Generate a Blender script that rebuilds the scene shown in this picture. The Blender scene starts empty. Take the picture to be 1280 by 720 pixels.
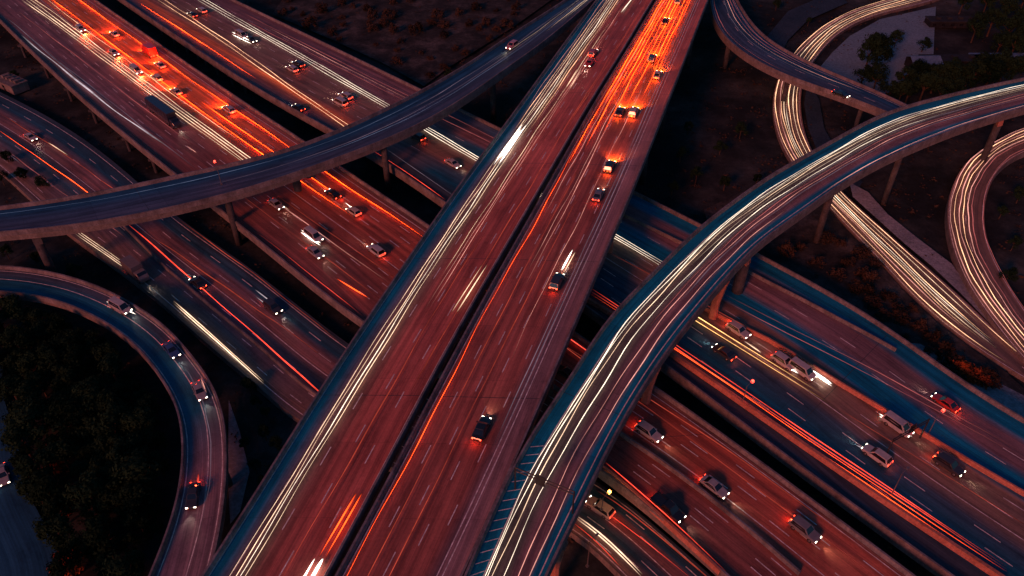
import bpy, bmesh, math, random
from mathutils import Vector, Matrix
R = math.radians
random.seed(7)
# Measured layout of the interchange, in metres (x east, y north, z up).
# A strip is a road surface: height, left edge, right edge; a position on it is (u across 0..1, v along 0..1).
STRIPS = {'AL': (15,[(-41.8,52.01),(-39.3,60.42),(-36.87,68.85),(-34.5,77.3),(-32.13,85.75),(-29.67,94.17),(-27.09,102.56),(-24.45,110.93),(-21.78,119.29),(-19.1,127.64),(-16.4,135.99),(-13.64,144.32),(-10.79,152.63),(-7.87,160.9),(-4.89,169.15),(-1.91,177.41),(1.03,185.68),(3.92,193.96),(6.79,202.25),(9.66,210.55),(12.53,218.84),(15.42,227.13),(18.33,235.41),(21.25,243.69),(24.16,251.96),(27.08,260.24),(30.0,268.51),(32.92,276.79),(35.84,285.07),(38.75,293.34)],[(-25.65,52.01),(-22.97,60.4),(-20.34,68.81),(-17.75,77.23),(-15.16,85.65),(-12.53,94.05),(-9.81,102.43),(-7.03,110.79),(-4.19,119.13),(-1.33,127.46),(1.56,135.78),(4.45,144.1),(7.33,152.43),(10.2,160.76),(13.06,169.09),(15.93,177.42),(18.84,185.73),(21.8,194.03),(24.82,202.3),(27.87,210.57),(30.9,218.84),(33.89,227.12),(36.84,235.43),(39.76,243.74),(42.69,252.04),(45.65,260.34),(48.67,268.61),(51.75,276.87),(54.86,285.11),(57.99,293.34)]),'AR': (15,[(-24.42,52.01),(-21.64,60.37),(-18.91,68.74),(-16.25,77.14),(-13.63,85.56),(-10.99,93.96),(-8.29,102.35),(-5.53,110.72),(-2.72,119.07),(0.13,127.41),(3.0,135.74),(5.86,144.07),(8.72,152.41),(11.56,160.75),(14.39,169.09),(17.24,177.43),(20.12,185.76),(23.06,194.06),(26.05,202.35),(29.08,210.63),(32.1,218.9),(35.1,227.19),(38.06,235.49),(41.01,243.79),(43.97,252.09),(46.97,260.37),(50.02,268.64),(53.12,276.89),(56.26,285.12),(59.42,293.34)],[(-8.18,52.01),(-5.03,60.22),(-1.95,68.46),(1.07,76.73),(4.05,85.01),(7.0,93.3),(9.91,101.6),(12.82,109.91),(15.73,118.21),(18.66,126.51),(21.6,134.8),(24.51,143.1),(27.39,151.42),(30.23,159.75),(33.04,168.09),(35.83,176.43),(38.61,184.78),(41.39,193.13),(44.16,201.48),(46.94,209.83),(49.7,218.18),(52.47,226.53),(55.24,234.89),(58.0,243.24),(60.77,251.59),(63.54,259.94),(66.31,268.3),(69.08,276.65),(71.86,285.0),(74.64,293.34)]),'R2': (15.4,[(-7.53,51.79),(-5.8,56.87),(-4.05,61.95),(-2.25,67.01),(-0.31,72.01),(1.85,76.91),(4.24,81.71),(6.78,86.43),(9.34,91.15),(11.83,95.9),(14.35,100.64),(17.03,105.27),(19.98,109.74),(23.15,114.06),(26.41,118.32),(29.67,122.59),(32.95,126.84),(36.3,131.03),(39.78,135.11),(43.39,139.08),(47.1,142.96),(50.86,146.79),(54.69,150.55),(58.61,154.21),(62.65,157.75),(66.76,161.2),(70.91,164.61),(75.06,168.01),(79.2,171.43),(83.35,174.84),(87.55,178.17),(91.87,181.34),(96.36,184.25),(101.03,186.88),(105.82,189.27),(110.7,191.51),(115.62,193.66),(120.57,195.74),(125.54,197.77),(130.53,199.75),(135.53,201.7),(140.55,203.62),(145.57,205.51),(150.61,207.37),(155.65,209.22)],[(2.43,51.26),(4.37,55.59),(6.36,59.9),(8.42,64.18),(10.48,68.46),(12.54,72.74),(14.62,77.01),(16.78,81.23),(19.04,85.41),(21.41,89.52),(23.88,93.58),(26.43,97.58),(29.06,101.53),(31.77,105.43),(34.54,109.29),(37.35,113.11),(40.21,116.91),(43.11,120.66),(46.09,124.35),(49.21,127.92),(52.51,131.32),(55.95,134.58),(59.45,137.79),(62.93,141.01),(66.4,144.26),(69.89,147.48),(73.45,150.62),(77.08,153.67),(80.79,156.64),(84.57,159.5),(88.44,162.25),(92.38,164.89),(96.38,167.45),(100.41,169.97),(104.46,172.43),(108.56,174.83),(112.7,177.15),(116.9,179.36),(121.15,181.48),(125.44,183.53),(129.74,185.53),(134.06,187.5),(138.4,189.44),(142.74,191.35),(147.09,193.26)]),'R1': (14,[(-119.86,141.3),(-114.81,142.3),(-109.78,143.39),(-104.79,144.64),(-99.86,146.08),(-94.99,147.74),(-90.19,149.6),(-85.46,151.61),(-80.76,153.72),(-76.08,155.87),(-71.4,158.02),(-66.74,160.21),(-62.16,162.54),(-57.7,165.09),(-53.43,167.93),(-49.38,171.06),(-45.54,174.47),(-41.88,178.09),(-38.36,181.84),(-34.94,185.69),(-31.59,189.6),(-28.3,193.56),(-25.09,197.58),(-21.98,201.68),(-18.97,205.86),(-16.04,210.09),(-13.21,214.39),(-10.46,218.74),(-7.79,223.15),(-5.17,227.58),(-2.56,232.02),(0.08,236.44),(2.77,240.83),(5.49,245.2),(8.23,249.56),(10.98,253.92),(13.71,258.29),(16.41,262.67),(19.08,267.07),(21.71,271.5),(24.32,275.94),(26.9,280.4),(29.46,284.87),(32.02,289.34),(34.57,293.81)],[(-115.24,132.67),(-109.81,133.35),(-104.4,134.1),(-99.01,135.0),(-93.67,136.1),(-88.39,137.47),(-83.19,139.12),(-78.07,141.03),(-73.05,143.16),(-68.11,145.48),(-63.27,148.02),(-58.57,150.78),(-54.01,153.78),(-49.58,156.97),(-45.24,160.29),(-40.95,163.69),(-36.71,167.14),(-32.56,170.68),(-28.57,174.4),(-24.78,178.32),(-21.24,182.46),(-17.89,186.78),(-14.72,191.22),(-11.67,195.76),(-8.74,200.37),(-5.88,205.03),(-3.06,209.72),(-0.25,214.4),(2.58,219.08),(5.39,223.77),(8.15,228.49),(10.83,233.25),(13.43,238.06),(15.96,242.91),(18.45,247.77),(20.92,252.65),(23.39,257.53),(25.87,262.4),(28.37,267.27),(30.88,272.12),(33.4,276.97),(35.92,281.82),(38.45,286.67),(40.97,291.52),(43.5,296.37)]),'R3': (9,[(80.24,304.4),(79.84,299.38),(79.45,294.37),(79.11,289.35),(78.83,284.32),(78.64,279.29),(78.54,274.26),(78.53,269.23),(78.64,264.2),(78.91,259.18),(79.39,254.18),(80.17,249.23),(81.35,244.38),(82.97,239.65),(85.0,235.07),(87.34,230.63),(89.9,226.31),(92.65,222.1),(95.56,218.01),(98.57,213.98),(101.51,209.91),(104.27,205.72),(106.92,201.45),(109.6,197.21),(112.39,193.02)],[(73.05,304.4),(72.21,299.13),(71.39,293.86),(70.59,288.59),(69.81,283.31),(69.06,278.02),(68.34,272.74),(67.71,267.44),(67.26,262.14),(67.11,256.82),(67.32,251.51),(67.94,246.24),(68.99,241.04),(70.51,235.96),(72.48,231.04),(74.88,226.31),(77.7,221.83),(80.95,217.65),(84.54,213.74),(88.3,209.97),(92.06,206.19),(95.69,202.29),(99.19,198.27),(102.56,194.14),(105.86,189.94)]),'L1': (0,[(175.28,314.62),(170.69,311.17),(166.05,307.78),(161.32,304.53),(156.44,301.51),(151.41,298.74),(146.29,296.15),(141.17,293.55),(136.16,290.76),(131.35,287.66),(126.78,284.21),(122.46,280.45),(118.4,276.42),(114.61,272.12),(111.08,267.59),(107.77,262.91),(104.59,258.12),(101.54,253.25),(98.62,248.3),(95.88,243.26),(93.36,238.1),(91.1,232.83),(89.11,227.45),(87.4,221.97),(85.91,216.43),(84.61,210.83),(83.54,205.19),(82.75,199.51),(82.3,193.8),(82.17,188.07),(82.41,182.35),(83.09,176.67),(84.21,171.06),(85.66,165.51),(87.3,160.0),(89.0,154.51),(90.72,149.03),(92.47,143.55),(94.23,138.08),(95.91,132.59),(97.4,127.05),(98.73,121.47),(100.11,115.91),(101.76,110.43),(103.66,105.02)],[(178.26,329.12),(173.23,325.41),(168.18,321.72),(163.13,318.05),(158.05,314.4),(152.94,310.81),(147.76,307.32),(142.49,303.97),(137.17,300.71),(131.92,297.35),(126.89,293.7),(122.12,289.7),(117.61,285.39),(113.31,280.87),(109.18,276.2),(105.2,271.38),(101.41,266.43),(97.81,261.33),(94.42,256.09),(91.25,250.71),(88.31,245.2),(85.6,239.58),(83.14,233.85),(80.95,228.01),(79.06,222.07),(77.48,216.04),(76.24,209.93),(75.35,203.76),(74.83,197.55),(74.7,191.33),(75.02,185.11),(75.75,178.93),(76.82,172.78),(78.07,166.67),(79.41,160.56),(80.82,154.48),(82.27,148.4),(83.67,142.32),(85.02,136.22),(86.51,130.18),(88.43,124.29),(90.94,118.63),(94.01,113.24),(97.45,108.04),(101.08,102.96)]),'L2': (0.8,[(157.18,197.73),(154.24,196.59),(151.3,195.44),(148.38,194.25),(145.48,193.01),(142.62,191.69),(139.83,190.25),(137.13,188.64),(134.55,186.85),(132.1,184.88),(129.79,182.75),(127.62,180.48),(125.59,178.07),(123.68,175.57),(121.88,172.99),(120.16,170.34),(118.54,167.64),(117.0,164.89),(115.56,162.09),(114.22,159.24),(113.0,156.34),(111.9,153.39),(110.94,150.39),(110.12,147.35),(109.45,144.27),(108.91,141.17),(108.47,138.05),(108.13,134.92),(107.87,131.78),(107.67,128.63),(107.54,125.48),(107.45,122.33),(107.41,119.17),(107.4,116.02),(107.4,112.87)],[(165.3,212.77),(161.55,211.06),(157.81,209.32),(154.08,207.55),(150.38,205.72),(146.73,203.81),(143.13,201.8),(139.6,199.67),(136.15,197.41),(132.79,195.02),(129.53,192.51),(126.38,189.85),(123.38,187.04),(120.55,184.05),(117.9,180.9),(115.44,177.6),(113.13,174.19),(110.96,170.69),(108.94,167.1),(107.08,163.42),(105.41,159.66),(103.94,155.81),(102.66,151.9),(101.54,147.93),(100.59,143.92),(99.82,139.88),(99.26,135.8),(98.95,131.7),(98.87,127.58),(98.96,123.46),(99.18,119.34),(99.53,115.24),(100.04,111.15),(100.73,107.08),(101.53,103.04)]),'R4': (5,[(-118.53,134.47),(-114.98,134.36),(-111.42,134.19),(-107.88,133.89),(-104.37,133.4),(-100.89,132.7),(-97.46,131.79),(-94.08,130.69),(-90.76,129.42),(-87.52,127.98),(-84.35,126.37),(-81.27,124.61),(-78.25,122.72),(-75.3,120.74),(-72.42,118.66),(-69.64,116.45),(-66.98,114.09),(-64.46,111.59),(-62.04,108.99),(-59.68,106.33),(-57.39,103.61),(-55.23,100.79),(-53.25,97.85),(-51.52,94.76),(-50.02,91.55),(-48.77,88.23),(-47.7,84.85),(-46.76,81.42),(-45.94,77.96),(-45.25,74.47),(-44.7,70.96),(-44.28,67.43),(-43.97,63.88),(-43.74,60.33),(-43.56,56.78)],[(-114.04,125.97),(-110.95,125.91),(-107.85,125.77),(-104.77,125.5),(-101.71,125.07),(-98.67,124.49),(-95.68,123.72),(-92.75,122.75),(-89.89,121.58),(-87.1,120.24),(-84.38,118.77),(-81.72,117.19),(-79.12,115.5),(-76.61,113.7),(-74.19,111.77),(-71.87,109.72),(-69.65,107.57),(-67.52,105.32),(-65.48,102.99),(-63.52,100.6),(-61.64,98.14),(-59.9,95.59),(-58.33,92.93),(-56.96,90.16),(-55.79,87.3),(-54.8,84.38),(-53.97,81.4),(-53.3,78.38),(-52.81,75.33),(-52.5,72.25),(-52.36,69.16),(-52.35,66.06),(-52.43,62.97),(-52.58,59.87),(-52.77,56.78)]),'B1': (4,[(-128.14,317.36),(-122.16,311.65),(-116.19,305.94),(-110.22,300.22),(-104.28,294.48),(-98.34,288.72),(-92.42,282.96),(-86.49,277.2),(-80.55,271.45),(-74.61,265.71),(-68.67,259.96),(-62.73,254.21),(-56.8,248.46),(-50.87,242.69),(-44.96,236.93),(-39.05,231.15),(-33.14,225.36),(-27.26,219.56),(-21.39,213.74),(-15.53,207.91),(-9.65,202.11),(-3.72,196.34),(2.26,190.64),(8.28,184.97),(14.31,179.32),(20.33,173.66),(26.3,167.94),(32.17,162.13),(37.97,156.24),(43.72,150.31),(49.46,144.36),(55.15,138.37),(60.73,132.27),(66.12,126.03),(71.19,119.56),(75.76,112.76),(80.0,105.76),(84.42,98.89),(89.4,92.38),(94.79,86.15)],[(-171.82,324.73),(-165.59,317.82),(-159.35,310.92),(-153.12,304.03),(-146.88,297.14),(-140.63,290.25),(-134.37,283.37),(-128.11,276.5),(-121.83,269.64),(-115.55,262.79),(-109.26,255.94),(-102.96,249.1),(-96.65,242.27),(-90.32,235.46),(-83.92,228.72),(-77.44,222.06),(-70.85,215.5),(-64.16,209.05),(-57.41,202.65),(-50.66,196.25),(-43.97,189.8),(-37.4,183.22),(-30.98,176.5),(-24.71,169.64),(-18.56,162.67),(-12.52,155.61),(-6.54,148.48),(-0.63,141.31),(5.26,134.11),(11.15,126.92),(17.06,119.74),(22.97,112.57),(28.86,105.37),(34.68,98.13),(40.48,90.86),(46.33,83.64),(52.29,76.5),(58.32,69.43),(64.38,62.37),(70.43,55.31)]),'B2': (5,[(-172.25,311.75),(-166.12,305.26),(-159.99,298.77),(-153.88,292.26),(-147.77,285.75),(-141.68,279.22),(-135.6,272.68),(-129.52,266.14),(-123.44,259.6),(-117.37,253.06),(-111.29,246.52),(-105.21,239.98),(-99.13,233.44),(-93.04,226.91),(-86.94,220.39),(-80.82,213.89),(-74.67,207.42),(-68.48,200.98),(-62.26,194.57),(-56.07,188.14),(-49.96,181.64),(-43.89,175.09),(-37.81,168.55),(-31.65,162.09),(-25.45,155.67),(-19.31,149.19),(-13.32,142.58),(-7.46,135.85),(-1.65,129.07),(4.18,122.31),(10.12,115.64),(16.19,109.1),(22.33,102.62),(28.43,96.11),(34.43,89.5),(40.33,82.8),(46.17,76.05),(51.97,69.26),(57.73,62.44),(63.49,55.61)],[(-204.66,303.1),(-198.81,296.36),(-192.97,289.61),(-187.12,282.88),(-181.26,276.14),(-175.39,269.42),(-169.5,262.71),(-163.6,256.02),(-157.68,249.34),(-151.75,242.68),(-145.79,236.03),(-139.82,229.4),(-133.83,222.79),(-127.8,216.22),(-121.72,209.68),(-115.58,203.2),(-109.39,196.77),(-103.17,190.38),(-96.91,184.02),(-90.62,177.69),(-84.33,171.36),(-78.03,165.04),(-71.73,158.72),(-65.45,152.39),(-59.18,146.03),(-52.94,139.65),(-46.71,133.27),(-40.42,126.93),(-34.02,120.73),(-27.43,114.73),(-20.64,108.94),(-13.7,103.34),(-6.66,97.86),(0.41,92.42),(7.38,86.88),(14.06,81.02),(20.3,74.69),(26.17,68.0),(31.86,61.13),(37.51,54.23)]),'B3': (0.6,[(-172.25,237.19),(-166.43,233.04),(-160.61,228.89),(-154.78,224.76),(-148.96,220.62),(-143.17,216.43),(-137.45,212.15),(-131.82,207.76),(-126.27,203.25),(-120.83,198.63),(-115.49,193.88),(-110.27,189.01),(-105.14,184.04),(-100.08,178.99),(-95.08,173.88),(-90.12,168.75),(-85.11,163.66),(-79.97,158.69),(-74.69,153.88),(-69.32,149.17),(-63.94,144.48),(-58.61,139.72),(-53.37,134.87),(-48.21,129.93),(-43.07,124.96),(-37.88,120.05),(-32.57,115.28),(-27.11,110.67),(-21.53,106.22),(-15.83,101.92),(-9.99,97.81),(-4.01,93.93),(2.1,90.24),(8.15,86.52),(13.89,82.38),(19.13,77.64),(23.92,72.4),(28.5,66.93),(33.11,61.48),(37.81,56.11)],[(-150.03,194.55),(-145.74,190.78),(-141.46,187.01),(-137.2,183.21),(-132.97,179.37),(-128.79,175.49),(-124.63,171.57),(-120.49,167.64),(-116.35,163.7),(-112.21,159.78),(-108.0,155.93),(-103.69,152.19),(-99.28,148.56),(-94.81,145.02),(-90.34,141.47),(-85.92,137.86),(-81.55,134.18),(-77.25,130.43),(-73.0,126.61),(-68.81,122.74),(-64.64,118.85),(-60.43,114.99),(-56.18,111.17),(-51.93,107.37),(-47.7,103.54),(-43.46,99.73),(-39.08,96.1),(-34.48,92.77),(-29.65,89.76),(-24.64,87.05),(-19.49,84.62),(-14.2,82.51),(-8.82,80.66),(-3.4,78.88),(1.89,76.89),(6.82,74.31),(11.16,70.9),(14.96,66.8),(18.5,62.37),(22.03,57.9)]),'ST': (0,[(-101.01,113.68),(-99.68,110.54),(-98.3,107.44),(-96.8,104.39),(-95.09,101.47),(-93.15,98.7),(-91.07,96.03),(-89.05,93.32),(-87.24,90.48),(-85.57,87.54),(-83.8,84.66),(-81.85,81.89),(-79.72,79.24),(-77.49,76.68),(-75.19,74.17),(-72.92,71.65),(-70.83,69.01),(-69.04,66.16),(-67.49,63.14),(-66.08,60.05)],[(-111.35,113.68),(-109.44,110.77),(-107.52,107.86),(-105.62,104.93),(-103.74,102.0),(-101.89,99.05),(-100.05,96.09),(-98.21,93.13),(-96.35,90.18),(-94.48,87.24),(-92.61,84.31),(-90.73,81.37),(-88.83,78.45),(-86.85,75.59),(-84.76,72.81),(-82.53,70.14),(-80.2,67.55),(-77.81,65.02),(-75.37,62.53),(-72.92,60.05)])}
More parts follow.
